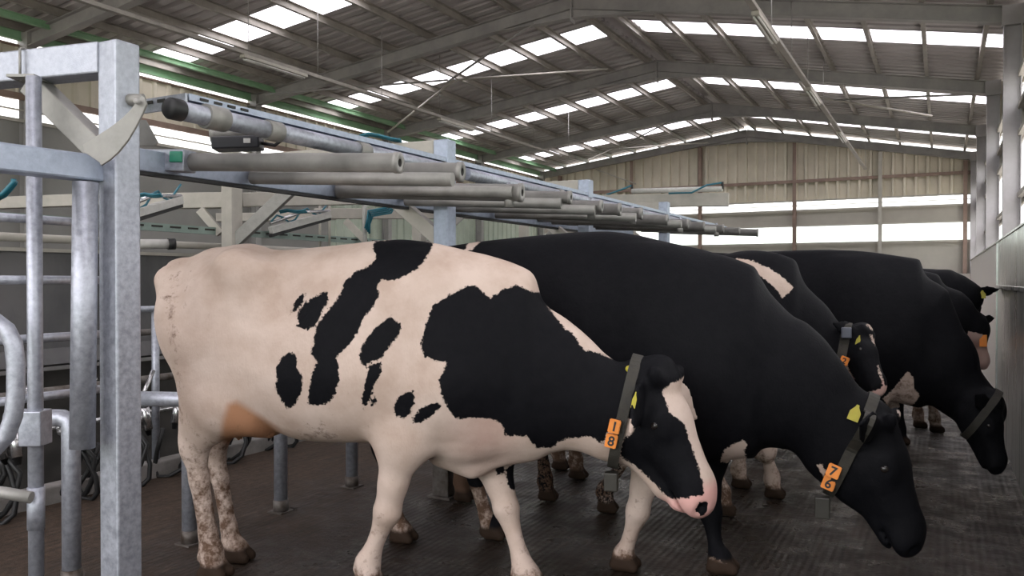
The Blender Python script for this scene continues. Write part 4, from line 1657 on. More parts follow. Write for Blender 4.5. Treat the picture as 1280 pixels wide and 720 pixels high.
# ---------------- suspended light tracks
def light_track(label, p0, p1, lamps, rods, X, z):
    t = thing('lighting_track', label, 'lighting track', (X, p0, z))
    mb = MB()
    mb.beam((X, p0, z), (X, p1, z), .07, .012)
    for s in (-1, 1):
        mb.beam((X + s * .035, p0, z + .02), (X + s * .035, p1, z + .02), .004, .045)
    mb.build('cable_tray', purlin_grey, t)
    for Y in rods:
        mb = MB()
        mb.tube([(X, Y, z + .02), (X, Y, ztop(X) + .05)], .006, 6)
        mb.build('hanging_rod', frame_grey, t)
    for i, (Y0, lb) in enumerate(lamps):
        l = thing('fluorescent_lamp', lb, 'ceiling lamp', (X, Y0, z - .04), 'fluorescent lamps on the tracks')
        mb = MB()
        mb.beam((X, Y0, z - .028), (X, Y0 + 1.25, z - .028), .09, .045)
        mb.build('housing', lamp_white, l, bevel=.006)
        mb = MB()
        for s in (-1, 1):
            mb.tube([(X + s * .024, Y0 + .05, z - .066), (X + s * .024, Y0 + 1.2, z - .066)], .013, 8)
        mb.build('tube', tube_white, l)


# left track: passes (320,68) and (698,198)
zt_ = 4.35
pA, pB = onZ(345, 78, zt_), onZ(565, 154, zt_)
XT = (pA.x + pB.x) / 2
y1 = onX(700, 199, XT).y
light_track('long lamp track hanging above the stalls, sloping down from the upper left', Y0, y1, [(pA.y - .55, 'long lamp on the left track, nearer one over the galvanised frame'), (pB.y - .6, 'long lamp on the left track, farther one beyond the skylight row')], [3, 5.5, 8.2, 9.6, 11.2, 13, 15, 17, 19], XT, zt_)
zt_ = 4.35
pA, pB = onZ(1020, 125, zt_), onZ(950, 18, zt_)
XT2 = (pA.x + pB.x) / 2
y1 = onX(1082, 214, XT2).y
light_track('long lamp track hanging near the right wall, ending before the gable', Y0, y1, [(onX(944, 8, XT2).y, 'lamp at the near end of the right track, at the top edge'), (onX(1010, 112, XT2).y, 'middle lamp of the right track'), (onX(1048, 170, XT2).y, 'farthest lamp of the right track')], [4, 6, 7.4, 9, 10.5, 12, 13.6, 15.5, y1 - .05], XT2, zt_)


# ---------------- wind bracing rods
def rod(label, p, q, r, mat_):
    tag(MB().tube([p, q], r, 8).build('brace_rod', mat_), label, 'brace', 'roof wind braces')


def roofpt(px, py, drop=.28):
    r = ray(px, py)
    best = None
    for side in (1, -1):
        xe, ze = (XR, ZR) if side > 0 else (XL, ZL)
        sl = (ze - ZRIDGE) / (xe - XRIDGE)
        # z = ZRIDGE - drop + sl (x - XRIDGE)
        den = r.z - sl * r.x
        t = (ZRIDGE - drop + sl * (CAM.x - XRIDGE) - CAM.z) / den
        p = CAM + r * t
        if t > 0 and (p.x - XRIDGE) * side >= -.01:
            best = p
    return best


for lb, a, b_, r_, m_ in (
        ('dark brace rod crossing the skylight row toward the nearer frame', (560, 102), (668, 28), .022, frame_grey),
        ('pale brace rod running up to the crossing at the skylight row', (485, 165), (568, 100), .022, cream_steel),
        ('dark level brace rod left of the crossing at the skylight row', (330, 118), (560, 100), .02, frame_grey),
        ('pale level brace rod right of the crossing at the skylight row', (570, 100), (760, 86), .02, cream_steel),
        ('small dark brace rod in the bay before the gable', (790, 176), (836, 152), .02, frame_grey),
        ('small pale brace rod in the bay before the gable', (735, 200), (790, 176), .02, cream_steel),
        ('level pale brace rod in the bay before the gable', (775, 186), (885, 178), .02, cream_steel),
        ('pale brace rod on the right slope under the skylight strip', (1000, 118), (1165, 145), .022, cream_steel),
        ('dark brace rod on the right slope', (1040, 125), (1216, 118), .02, frame_grey),
        ('pale brace rod on the right slope nearer the gable', (1050, 165), (1130, 178), .02, cream_steel),
        ('pale brace rod on the left end of the gable', (745, 212), (795, 230), .02, cream_steel)):
    if 'gable' in lb and 'left end' in lb:
        rod(lb, onY(a[0], a[1], YB - .2), onY(b_[0], b_[1], YB - .2), r_, m_)
    else:
        rod(lb, roofpt(*a), roofpt(*b_), r_, m_)
# ============================================================ stall steelwork
XS = -2.62                     # plane of the overhead rails


def rail_z(px, py, X=XS):
    p = onX(px, py, X)
    return p


# ---- main square posts with box arms reaching back over the pit
def post(Y, label, arm=2.2, top=2.10, w=.10, first=False):
    t = thing('stall_post', label, 'post', (XS, Y, 0), 'square stall posts')
    mb = MB()
    mb.beam((XS, Y, 0), (XS, Y, top), w, w, up=(1, 0, 0))
    mb.build('upright', blue_steel if not first else galv, t, bevel=.008)
    mb = MB()
    e = Vector((-math.cos(math.radians(10)), math.sin(math.radians(-10)) * (1 if first else .4), 0)).normalized()
    a = Vector((XS, Y, top - .075))
    if first:
        a.z = top - .056
        mb.beam(a + e * .05, a + e * arm, .10, .112)
    else:
        mb.beam(a + e * .05, a + e * 1.3, .10, .148)
    mb.build('box_arm', galv if first else cream_steel, t, bevel=.006)
    mb = MB()
    if first:
        mb.beam(a + e * .40 + Vector((0, 0, -.06)), a + e * .04 + Vector((0, 0, -.36)), .07, .085)
    else:
        mb.beam(a + e * .62 + Vector((0, 0, -.05)), a + e * .02 + Vector((0, 0, -.52)), .07, .085)
    mb.build('brace', galv_dark if first else cream_steel, t, bevel=.005)
    mb = MB()
    mb.beam((XS - .08, Y, .006), (XS + .08, Y, .006), .16, .012)
    mb.build('foot_plate', muddy_steel, t)
    mb = MB()
    mb.beam((XS, Y, .01), (XS, Y, .30), w + .012, w + .012, up=(1, 0, 0))
    if first:
        mb.bm.free()
    else:
        mb.build('base_sleeve', muddy_steel, t, bevel=.008)
    return t


pm = onX(150, 350, XS)
Y1 = pm.y
p2_ = onX(556, 300, XS)
Y2 = p2_.y
DY = Y2 - Y1
post(Y1, 'tall square galvanised post in the left foreground, carrying the overhead rails', first=True, top=2.14)
post(Y2, 'second square stall post, its blue face above the patched cow', top=2.12)
post(Y2 + DY, 'third square stall post, behind the black cow of the 76 collar', top=2.12)
post(Y2 + 2 * DY, 'square stall post near the far end of the pipe row', top=2.12)
Yend = Y2 + 3 * DY

# ---- lower flat rail with dark rubber seal, upper channel rail
XR_ = -2.86
pl = onX(280, 222, XS)
zlo = onX(400, 236, XR_).z
zup = onX(400, 166, XS + .02).z
Yr1 = onX(905, 283, XS).y
t = thing('overhead_rail', 'bluish lower overhead rail that the stall pipes are fixed to', 'rail', (XS, Y1, zlo))
mb = MB()
Yr0 = onX(790, 290, XR_).y
mb.beam((XR_, Y1 + .07, zlo + .01), (XR_, Yr0, zlo + .01), .03, .09)
mb.build('rail_bar', blue_steel, t, bevel=.004)
mb = MB()
mb.beam((XR_, Y1 + .07, zlo - .043), (XR_, Yr0, zlo - .043), .035, .014)
mb.build('rubber_seal', rubber, t)
t = thing('upper_rail', 'long bluish channel rail above the stall pipes', 'rail', (XS, Y1, zup))
mb = MB()
ys = onX(227, 118, XS).y
mb.beam((XS - .02, ys, zup), (XS - .02, Yr1, zup), .006, .052)
mb.beam((XS + .01, ys, zup + .024), (XS + .01, Yr1, zup + .024), .06, .006)
mb.beam((XS + .01, ys, zup - .024), (XS + .01, Yr1, zup - .024), .06, .006)
mb.beam((XS + .04, ys, zup + .014), (XS + .04, Yr1, zup + .014), .006, .026)
mb.build('channel', blue_steel, t)
mb = MB()
mb.beam((XS - .30, ys - .02, zup - .005), (XS + .05, ys - .02, zup - .005), .01, .055)
for k in range(3):
    mb.mat(1).beam((XS - .24 + k * .07, ys - .03, zup + .005), (XS - .20 + k * .07, ys - .03, zup + .005), .006, .012)
    mb.mat(0)
mb.build('slotted_end_bracket', [galv, bore_dark], t)
for k in range(4):
    Yk = ys + .03 + k * .001
    mb = MB()
    mb.beam((XS + .045, ys + .05 + k * .07, zup + .014), (XS + .045, ys + .09 + k * .07, zup + .014), .006, .010)
    mb.build('slot', bore_dark, t)
# the brush-like strip of dark rubber on top of the upper rail
mb = MB()
mb.beam((XS - .02, ys + .4, zup + .031), (XS - .02, Yr1, zup + .031), .03, .008)
mb.build('rubber_edge', rubber, t)

# ---- torsion tubes along the upper rail, joined by sleeves
zt0 = onX(232, 134, XS + .09)
tsp = [((218, 134), (345, 166)), ((345, 166), (455, 186)), ((455, 186), (560, 207)), ((580, 212), (700, 240)), ((705, 241), (860, 275))]
lab = ['first torsion tube under the upper rail, with a black rubber cap at its near end', 'second torsion tube under the upper rail, above the first big pipe', 'third torsion tube under the upper rail, beside the first open pipe end',
       'fourth torsion tube under the upper rail, beyond the second post', 'fifth torsion tube under the upper rail, at its far end']
zt1 = onX(400, 177, XS + .08).z
for i, ((a, b_), lb) in enumerate(zip(tsp, lab)):
    ya = onX(a[0], a[1], XS + .08).y
    yb = onX(b_[0], b_[1], XS + .08).y
    t = thing('torsion_tube', lb, 'tube', (XS + .08, ya, zt1), 'torsion tubes along the upper rail')
    MB().tube([(XS + .08, ya + .02, zt1), (XS + .08, yb - .02, zt1)], .037, 18).build('tube', galv, t)
    MB().tube([(XS + .08, yb - .06, zt1), (XS + .08, yb + .02, zt1)], .043, 18).build('sleeve', galv_dark, t)
    if i == 0:
        mb = MB()
        mb.lathe((XS + .08, ya + .03, zt1), (0, -1, 0), [(0, .041, 0), (.05, .041, 0), (.062, .032, 0), (.064, 0, 0)])
        mb.build('end_cap', rubber, t)
        MB().tube([(XS + .08, ya + .14, zt1), (XS + .08, ya + .24, zt1)], .048, 18).build('sleeve', galv_dark, t)

# ---- stall pipes: herringbone arms reaching out over the cows
ends_px = [(500, 203.5), (578, 215), (653, 241), (714, 247), (753, 258), (776, 262), (803, 267), (835, 275), (861, 280), (881, 283), (905, 286), (925, 289), (948, 291)]
ordn = ['first', 'second', 'third', 'fourth', 'fifth', 'sixth', 'seventh', 'eighth', 'ninth', 'tenth', 'eleventh', 'twelfth', 'last']
XE = -1.84
A17 = math.radians(17)
pdir = RT * math.cos(A17) - Vector((FW.x, FW.y, 0)).normalized() * math.sin(A17)
pdir.z = -.045
pdir.normalize()
for i, (px, py) in enumerate(ends_px):
    e = onX(px, py, XE)
    lowp = Vector((0, 0, -.012 * i)) if i else Vector((0, 0, 0))
    R_ = [27, 25.5, 24, 17, 16, 16, 15.5, 14, 12.5, 12, 11, 10, 10][i] / 2 / 1.1 * (e - CAM).dot(FW) / FOC
    L = (XE - XR_ - .02) / pdir.x
    a = e - pdir * L
    t = thing('stall_pipe', {0: 'large nearest stall pipe above the patched cow, with a green sensor at its root', 12: 'last stall pipe of the row, its end seen against the back window'}.get(i, '%s stall pipe of the overhead row, counted from the camera by its open end' % ordn[i]), 'pipe', (a.x, a.y, a.z), 'overhead stall pipes')
    mb = MB()
    mb.lathe(a, pdir, [(0, 0, 0), (0, R_, 0), (L - .02, R_, 0), (L - .02, R_ * 1.10, 0), (L, R_ * 1.10, 0), (L, R_ * .42, 0), (L - .05, R_ * .40, 1), (L - .05, 0, 1)], 24)
    mb.build('pipe', [galv_dark, bore_dark], t)
    if i in (2, 4, 6, 8, 10):
        MB().tube([e - pdir * .07 + Vector((0, 0, -.02)), e - pdir * .07 + Vector((0, 0, -.075))], .024, 14).build('stub', galv_dark, t)
        MB().tube([e - pdir * .07 + Vector((0, 0, .0)), e - pdir * .07 + Vector((0, 0, .052))], .011, 10).build('pin', galv, t)
    if i == 0:
        mb = MB()
        MB().beam(a - pdir * .16 - FW * .02, a + pdir * .07 - FW * .02, .08, .09).build('root_bracket', galv, t, bevel=.004)
        MB().beam(a - pdir * .005 - FW * .055 + Vector((0, 0, .012)), a + pdir * .055 - FW * .055 + Vector((0, 0, .012)), .03, .045).build('sensor', green_plastic, t, bevel=.004)
        MB().tube([a - pdir * .05 - FW * .03, a - pdir * .05 - FW * .03 - Vector((0, 0, .05))], .008, 8).build('bolt', galv, t)
        MB().tube([a - pdir * .20 - FW * .03 - Vector((0, 0, .00)), a - pdir * .09 - FW * .04 - Vector((0, 0, .055)), a - pdir * .04 - FW * .04 - Vector((0, 0, .057))], .006, 8).build('hook', frame_grey, t)

# second set of pipes lower and further in, seen between the others
for k, (pa, pb, lb) in enumerate((((315, 222), (566, 225), 'lower pipe just under the big nearest stall pipe'), ((425, 237), (641, 243), 'second lower pipe beneath the row, behind the first lower one'),
                                  ((507, 251), (702, 252), 'third lower pipe beneath the row'), ((560, 259), (744, 261), 'fourth lower pipe beneath the row, above the second post'),
                                  ((620, 268), (795, 270), 'fifth lower pipe beneath the row'), ((690, 276), (852, 279), 'sixth lower pipe beneath the row'), ((745, 283), (895, 286), 'farthest lower pipe beneath the row'))):
    ya = onX(pa[0], pa[1], XR_ + .05)
    b_ = ya + pdir * ((pb[0] - pa[0]) / FOC * (ya - CAM).dot(FW) / (pdir.dot(RT) - (pb[0] - 640) / FOC * pdir.dot(FW)))
    t = tag(MB().tube([ya, b_], .030, 16).build('lower_stall_pipe', galv_dark), lb, 'pipe', 'lower stall pipes')

# pneumatic cylinder and valve box hung behind the first tube
c0, c1 = atD(262, 168, 3.75), atD(335, 163, 3.85)
t = thing('pneumatic_cylinder', 'short round cylinder behind the first torsion tube, over the black box', 'cylinder', c0)
mb = MB()
mb.lathe(c0, (c1 - c0), [(0, 0, 0), (0, .036, 0), (.02, .041, 0), ((c1 - c0).length, .041, 0), ((c1 - c0).length, 0, 0)])
mb.build('barrel', galv_dark, t)
MB().tube([c0 + (c1 - c0) * .2, c0 + (c1 - c0) * .2 + Vector((0, 0, .06))], .010, 8).build('fitting', brown_trim, t)
c0, c1 = atD(268, 181, 3.7), atD(327, 179, 3.72)
t = thing('valve_box', 'flat black valve box under the round cylinder', 'box', c0)
MB().beam(c0, c1, .12, .055).build('case', black_plastic, t, bevel=.006)
MB().beam(c1 - RT * .06 - FW * .065, c1 - RT * .03 - FW * .065, .01, .02).build('port', white_plastic, t)
MB().tube([c1, c1 + RT * .06 - UP * .01, c1 + RT * .10 + UP * .02, c1 + RT * .11 + UP * .05], .008, 8).build('hose', rubber, t)

# ============================================================ gate in the left foreground
D1 = (Vector((XS, Y1, H)) - CAM).dot(FW)
dg_ = D1 - .16
# curved sickle plate with pivot
sick = [(181, 122), (183, 130), (178, 142), (170, 158), (160, 175), (148, 190), (137, 200), (126, 207), (124, 203), (105, 190), (103, 181), (120, 170), (136, 160), (152, 148), (164, 136), (172, 124), (177, 119)]
ap = [atD(x, y, dg_) for x, y in sick]
tk = thing('sickle_bracket', 'curved sickle shaped steel plate between the square post and the beam', 'bracket', ap[0])
MB().prism(ap, FW * .012).build('plate', galv_dark, tk, bevel=.002)
q = atD(172, 127, dg_ - .01)
mb = MB().lathe(q, -FW, [(0, .010, 0), (.012, .010, 0), (.012, 0, 0)])
mb.build('pivot_bolt', frame_grey, tk)
q = atD(155, 125, D1 - .02)
MB().tube([q, q + RT * .07], .022, 12).build('bearing', galv_dark, tk)

# gusset plate behind post, facing right
gp = [atD(x, y, D1 + .12) for x, y in ((173, 150), (182, 150), (197, 178), (193, 182), (173, 182))]
tag(MB().prism(gp, FW * .01).build('gusset_plate', galv_dark), 'small triangular gusset plate on the right side of the square post', 'plate')

# longitudinal lower beam coming towards the camera
b0 = onX(132, 213, XS - .06)
b1 = onX(-60, 190, XS - .06)
t = thing('crowd_beam', 'thick bluish square beam running in from the left edge to the square post', 'beam', b0)
MB().beam(b1, b0, .08, .092).build('beam', blue_steel, t, bevel=.008)
MB().beam(b0, b0 + (b0 - b1).normalized() * .008, .094, .11).build('end_plate', galv, t)

# big hanging tube
dd_ = (b0 - CAM).dot(FW) - .10
tA, tB = atD(107, 228, dd_), atD(103, 560, dd_)
t = thing('hanging_tube', 'thick shiny galvanised tube hanging from the square beam in front of the post', 'tube', tB)
mb = MB()
mb.lathe(tB, tA - tB, [(.10, .036, 1), (0, .036, 1), (0, .0415, 0), ((tA - tB).length, .0415, 0), ((tA - tB).length, 0, 0)], 28)
mb.build('outer_tube', [galv, bore_dark], t)

# slim post with gate rails
dsl = dd_ + .05
sA_, sB_ = atD(42, 96, dsl), atD(48, 760, dsl)
sB_ = Vector((sA_.x, sA_.y, 0))
t = thing('slim_post', 'slim round post left of the hanging tube, passing the upper beam', 'post', sB_)
MB().tube([sB_, sA_], .0255, 20).build('tube', galv, t)
MB().tube([sB_ + Vector((0, 0, .40)), sB_ + Vector((0, 0, .55))], .029, 20).build('lower_sleeve', galv, t)
bx = Vector((sA_.x, sA_.y, atD(44, 535, dsl).z))
MB().beam(bx + Vector((0, 0, .062)), bx - Vector((0, 0, .062)), .078, .078, up=FW).build('clamp_block', galv, t, bevel=.004)
# u bolt around the arm
ub = atD(25, 85, D1 + .05)
mb = MB()
ub.z = 2.09
mb.tube([ub - Vector((0, 0, .07)), ub + Vector((0, 0, .046)), ub + Vector((0, 0, .056)) + FW * .02, ub + Vector((0, 0, .058)) + FW * .12], .005, 8)
mb.beam(ub - UP * .062 - RT * .02, ub - UP * .062 + RT * .08, .10, .010)
mb.build('u_bolt', galv_dark, t)

gl = thing('side_gate', 'ladder-like side gate of four round rails left of the square post', 'gate', atD(48, 600, dsl + .1))
for (y_, dz) in ((270, 0), (350, 0), (427, 0), (505, 0)):
    a = atD(-20, y_ - .0, dsl + .55)
    a = onX(-20, y_, sA_.x - .16)
    b_ = onX(132, 350 + (y_ - 350) * (1177 - 132) / (1177 + 20), sA_.x - .16)
    MB().tube([a, b_], .0165, 12).build('rail', galv, gl)
# a short thick stub joining clamp and inner leg
ia = atD(50, 529, dsl)

# hoop rail at the left edge
hp = [atD(x, y, dsl - .15) for x, y in ((-25, 398), (-5, 402), (8, 412), (17, 430), (20, 455), (20, 490), (17, 520), (8, 545), (-8, 562), (-25, 572))]
tag(MB().tube(hp, .0285, 18).build('hoop_rail', galv), 'bent tube hoop entering from the left edge', 'rail')
hp = [atD(x, y, dsl - .05) for x, y in ((-25, 613), (5, 616), (39, 622))]
tag(MB().tube(hp, .021, 14).build('kick_rail', galv_dark), 'short muddy rail low at the left edge, meeting the slim post', 'rail')

# ---- low L-shaped posts along the platform edge
XP = -3.25
lp = [(89, 'first low leg with elbow, under the hanging tube'), (237, 'low leg behind the hind feet of the patched cow'), (351, 'low leg with clamp seen under the belly of the patched cow'), (440, 'low leg seen under the patched cow, right of the one under its belly')]
for i, (px, lb) in enumerate(lp):
    g = onX(px, 600, XP)
    Yp = g.y
    t = thing('low_stall_leg', lb, 'post', (XP, Yp, 0), 'low stall legs')
    R_ = .037
    pts = [(XP, Yp, .0), (XP, Yp, .66), (XP - .01, Yp - .0, .695), (XP - .04, Yp - .01, .705), (XP - .27, Yp - .10, .705)]
    MB().tube(pts, R_, 20).build('bent_tube', galv, t)
    MB().tube([(XP, Yp, 0), (XP, Yp, .07)], .042, 20).build('base_collar', muddy_steel, t)
    MB().beam((XP - .05, Yp, .004), (XP + .05, Yp, .004), .10, .008).build('foot_plate', muddy_steel, t)
    if i:
        MB().beam((XP - .33, Yp - .12, .82), (XP - .33, Yp - .12, .58), .07, .07, up=(1, 0, 0)).build('square_holder', green_tray, t, bevel=.004)
        mb = MB()
        for k in range(6):
            z = .58 - .035 * k
            mb.tube([(XP - .33, Yp - .12, z), (XP - .33, Yp - .12, z - .02)], .040, 14)
            mb.tube([(XP - .33, Yp - .12, z - .02), (XP - .33, Yp - .12, z - .035)], .034, 14, cap=False)
        mb.build('spring_boot', black_plastic if False else galv_dark, t)
for Yq in (2.0, 3.0, 4.0):
    pass

# ============================================================ the milking pit and the opposite row
XQ = -5.6
pz1, pz0 = onX(0, 313, XQ).z, onX(0, 455, XQ).z
t = thing('splash_panel', 'long weathered grey splash panel behind the cows across the pit', 'panel', (XQ, 0, pz0))
mb = MB()
mb.box((XQ - .02, -1, pz0), (XQ, 9.5, pz1))
mb.build('panel', splash, t)
MB().beam((XQ, -1, pz1 + .01), (XQ, 9.5, pz1 + .01), .05, .025).build('top_rail', cream_steel, t)
mb = MB()
pts = [(XQ + .01, -1, pz0 + .08), (XQ + .06, -1, pz0 - .03), (XQ + .0, -1, pz0 - .05), (XQ - .05, -1, pz0 + .0)]
mb.prism(pts, (0, 10.5, 0))
mb.build('drip_lip', splash, t)
# dark underside of the opposite platform
mb = MB()
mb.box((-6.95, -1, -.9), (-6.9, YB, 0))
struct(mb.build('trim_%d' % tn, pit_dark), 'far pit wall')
tn += 1
t = thing('cluster_cabinet', 'dark equipment cabinet row under the splash panel', 'cabinet', (-6.1, 0, -.9))
mb = MB()
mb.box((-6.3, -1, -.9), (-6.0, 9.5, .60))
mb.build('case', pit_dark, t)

# milk line pipes along the pit
for z, X, r, m_, lb in ((.93, -4.85, .022, muddy_steel, 'upper muddy milk line pipe along the pit'), (.62, -4.75, .026, muddy_steel, 'lower muddy pipe along the pit'), (.36, -4.95, .018, steel_bright, 'thin stainless pipe deep in the pit')):
    tag(MB().tube([(X, -.6, z), (X, 9.0, z)], r, 12).build('milk_line', m_), lb, 'pipe')
# T-shaped holders
for k in range(2):
    Yk = 3.69 + k * 1.5
    t = thing('line_holder', ('steel T-shaped pipe holder standing on the pit kerb beside the square post', 'farther steel T-shaped pipe holder on the pit kerb, behind the patched cow')[k], 'bracket', (-4.6, Yk, .1), 'pipe holders along the pit')
    MB().tube([(-4.62, Yk, .10), (-4.62, Yk, 1.12)], .025, 12).build('upright', galv, t)
    MB().tube([(-4.62, Yk - .17, 1.10), (-4.62, Yk + .17, 1.10)], .02, 12).build('crossbar', galv, t)
# milking clusters with cups and hoses
rnd = random.Random(3)
for k in range(9):
    Yk = 1.30 + k * .42
    X = -4.44 - .02 * (k % 3)
    t = thing('milking_cluster', 'milking cluster of steel cups and black hoses by the pit kerb, %s from the camera' % ordn[k], 'milking cluster', (X, Yk, .5), 'milking clusters in the pit')
    MB().sphere((X, Yk, .42), .07, 14, (1, 1, .7)).build('claw', steel_bright, t)
    for c in range(4):
        a = PI / 4 + c * PI / 2
        b0_ = Vector((X + .07 * math.cos(a), Yk + .07 * math.sin(a), .40))
        tilt = Vector((rnd.uniform(-.05, .05) + .02, rnd.uniform(-.06, .06), -.17))
        mb = MB()
        mb.lathe(b0_ + Vector((0, 0, .12)), tilt, [(0, .014, 1), (.03, .024, 1), (.03, .029, 0), (.18, .029, 0), (.18, .022, 1), (.22, .014, 1), (.22, 0, 1)], 14)
        mb.build('teat_cup', [steel_bright, rubber], t)
    for c in range(3):
        y2 = Yk + rnd.uniform(-.25, .25)
        pts = [Vector((X, Yk, .40))]
        for q_ in range(1, 9):
            f_ = q_ / 8
            pts.append(Vector((X + .1 * math.sin(f_ * 5 + c), Yk + (y2 - Yk) * f_ + .05 * math.sin(f_ * 6 + c), .40 - .55 * math.sin(f_ * PI * .8) + .25 * f_)))
        MB().tube(pts, .015, 8).build('hose', rubber, t)
    # lift arm
    MB().tube([(X - .05, Yk + .2, .70), (X - .02, Yk + .12, .60), (X, Yk + .02, .46)], .014, 10).build('lift_arm', steel_bright, t)

# frames over the pit: post with brace and long cross beam
def pit_frame(px, label, a=5.2, top=2.35, w=.12, beam_py=247):
    X = -a
    g = onX(px, 300, X)
    Y = g.y
    t = thing('pit_frame', label, 'frame', (X, Y, 0), 'cream frames over the pit')
    mb = MB()
    mb.beam((X, Y, -.9), (X, Y, top), w, w, up=(1, 0, 0))
    mb.build('upright', cream_steel, t, bevel=.006)
    mb = MB()
    mb.beam((X + .02, Y, top - .75), (X + .62, Y + .32, top - .12), .08, .10)
    mb.build('brace', galv_dark, t, bevel=.005)
    return t, Y


f1, Yf1 = pit_frame(290, 'cream post with a slanting brace behind the rump of the patched cow')
f2, Yf2 = pit_frame(524, 'cream post with a brace just left of the blue face of the second stall post')
f3, Yf3 = pit_frame(655, 'cream post with a brace farther along the pit', w=.11)
# long longitudinal cream beam and cross beams
dB = 7.6
for a, b_, d0, d1, w_, h_, lb in (((176, 252), (300, 250), 6.9, 6.9, .10, .13, 'stubby cream beam left of the braced post'),
                                  ((300, 250), (640, 245), 6.9, 9.0, .10, .12, 'long cream cross beam under the lower rail'),
                                  ((395, 267), (700, 268), 8.4, 10.5, .10, .11, 'second long cream beam, lower and farther than the first'),
                                  ((0, 254), (128, 249), 7.0, 6.9, .08, .10, 'cream beam behind the slim post'),
                                  ((270, 272), (420, 270), 8.8, 9.2, .09, .09, 'pale beam behind the slanting brace')):
    tag(MB().beam(atD(*a, d0), atD(*b_, d1), w_, h_).build('cross_beam', cream_steel, bevel=.006), lb, 'beam')
for a, b_, d0, d1, lb in (((250, 262), (276, 292), 6.8, 6.8, 'short slanting cream strut left of the braced post'),
                          ((432, 276), (456, 300), 8.4, 8.4, 'short slanting cream strut left of the teal hoses')):
    tag(MB().beam(atD(*a, d0), atD(*b_, d1), .05, .07).build('strut', cream_steel, bevel=.004), lb, 'strut')
# pale green perforated tray
a, b_ = atD(-10, 283, 6.2), atD(640, 310, 11.5)
p0_ = onX(0, 283, -5.35)
t = thing('cable_tray', 'pale green perforated cable tray running along the pit', 'cable tray', p0_)
zt_ = onX(300, 291, -5.35).z
MB().beam((-5.35, -.8, zt_), (-5.35, 12, zt_), .03, .06).build('tray', green_tray, t)
for k in range(48):
    Yk = 1.0 + .17 * k
    MB().beam((-5.332, Yk, zt_ + .008), (-5.332, Yk + .10, zt_ + .008), .004, .014).build('slot', bore_dark, t)
tag(MB().tube([(-5.5, -.8, zt_ - .12), (-5.5, 11, zt_ - .12)], .03, 10).build('water_pipe', cream_steel), 'pale pipe below the green tray', 'pipe')
# sloping feed arms
for (a, b_, d0, d1, lb) in (((150, 272), (226, 250), 5.6, 6.3, 'white sloping arm with a black underside right of the square post'), ((338, 288), (412, 268), 7.2, 7.8, 'white sloping arm with black hoses behind the patched cow')):
    pa, pb = atD(*a, d0), atD(*b_, d1)
    t = thing('swing_arm', lb, 'arm', pa, 'sloping white arms')
    MB().beam(pa, pb, .05, .06).build('arm', white_plastic, t, bevel=.004)
    MB().beam(pa - Vector((0, 0, .05)), pb - Vector((0, 0, .045)), .04, .022).build('underside', rubber, t)
    MB().tube([pa + Vector((0, 0, .06)), (pa + pb) / 2 + Vector((0, 0, .09)), pb + Vector((0, 0, .03))], .016, 8).build('piston', steel_bright, t)
    pts = [pa + (pb - pa) * f_ + Vector((0, 0, .07 + .05 * math.sin(f_ * 14))) for f_ in [i / 10 for i in range(11)]]
    MB().tube(pts, .009, 6).build('hose', teal_hose, t)
# white tube with black end
pa, pb = atD(150, 305, 5.9), atD(210, 305, 6.1)
t = thing('capped_tube', 'white tube with a black rubber end behind the square post', 'tube', pa)
MB().tube([pa, pb], .036, 14).build('tube', white_plastic, t)
MB().tube([pb, pb + (pb - pa).normalized() * .05], .043, 14).build('rubber_end', rubber, t)
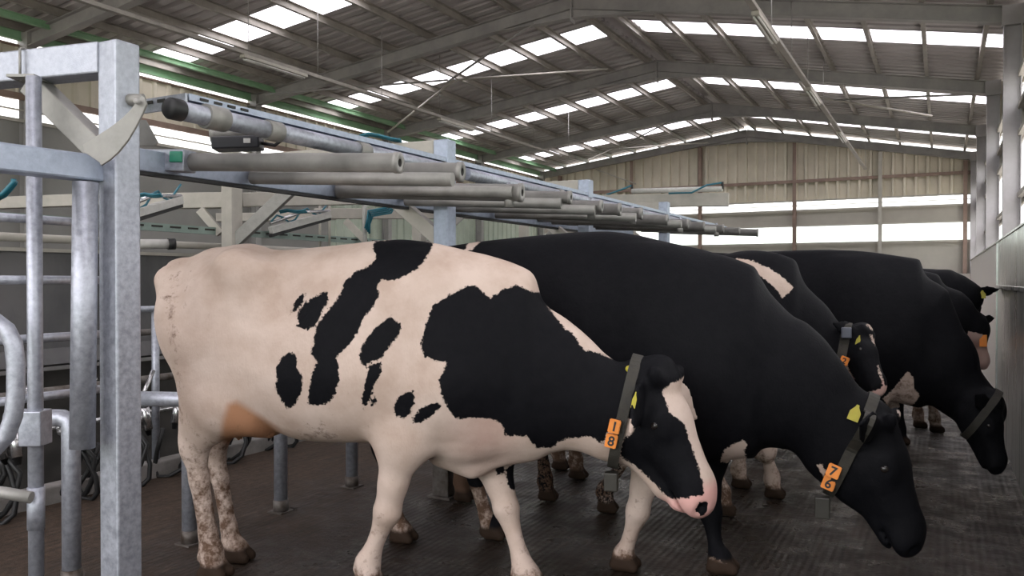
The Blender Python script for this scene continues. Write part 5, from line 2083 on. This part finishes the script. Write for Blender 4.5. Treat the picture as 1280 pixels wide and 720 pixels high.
# teal hose bundles
def hose_bundle(lb, pts, d, n=4, r=.012):
    t = thing('hose_bundle', lb, 'hoses', atD(*pts[0], d), 'teal hose bundles')
    for k in range(n):
        P_ = [atD(x + 3 * (k - n / 2) * (.6 if i % 2 else .3), y + 2.2 * (k - n / 2), d + .02 * k) for i, (x, y) in enumerate(pts)]
        MB().tube(P_, r, 8).build('hose', teal_hose, t)


hose_bundle('teal hoses looping down beside a white pipe below the stall pipes', [(492, 256), (487, 264), (474, 266), (464, 268), (461, 278), (460, 290)], 7.6, 4, .010)
hose_bundle('teal hoses lying on top of the upper rail by the second post', [(450, 172), (462, 169), (475, 171), (490, 175), (502, 177)], 4.9, 2, .008)
hose_bundle('teal hose ends at the left edge beside the slim post', [(-6, 250), (6, 244), (18, 230), (19, 226)], 5.0, 2, .016)
hose_bundle('small teal hose tangle right of the square post', [(172, 246), (182, 244), (192, 246), (203, 245)], 5.8, 2, .009)
hose_bundle('teal hose tangle on the sloping arm behind the patched cow', [(350, 266), (360, 264), (372, 266), (384, 265)], 7.2, 2, .009)
pa = atD(455, 300, 7.7)
tag(MB().tube([atD(457, 320, 7.7), atD(455, 258, 7.7), atD(460, 255, 7.7)], .022, 10).build('riser_pipe', white_plastic), 'white riser pipe beside the teal hoses', 'pipe')
for x_, lb in ((400, 'thin rod left of the teal hoses'), (412, 'thin rod nearer the teal hoses')):
    tag(MB().tube([atD(x_, 312, 8.0), atD(x_, 250, 8.0)], .012, 8).build('hanger_rod', cream_steel), lb, 'rod')

# horizontal bright cylinder on its beam near the gable
Yc_ = Y2 + 3.0 * DY
pa, pb = atD(790, 239, 11.2), atD(903, 236, 10.6)
t = thing('long_cylinder', 'long white cylinder with blue hose ends in front of the back gable', 'cylinder', pa)
MB().tube([pa, pb], .035, 12).build('barrel', white_plastic, t)
MB().beam(pa - UP * .14 - RT * .4, pb - UP * .14 + RT * .08, .12, .17).build('carrier_beam', cream_steel, t, bevel=.005)
for p in (pa, pb):
    MB().tube([p, p + UP * .09], .016, 8).build('port', rubber, t)
MB().tube([pb + UP * .08, pb - RT * .2 + UP * .05, pb - RT * .4 - UP * .05, pb - RT * .7 - UP * .06], .012, 8).build('hose', teal_hose, t)
MB().tube([pa + UP * .08, pa - RT * .15 + UP * .02, pa - RT * .35 - UP * .05], .012, 8).build('hose', teal_hose, t)
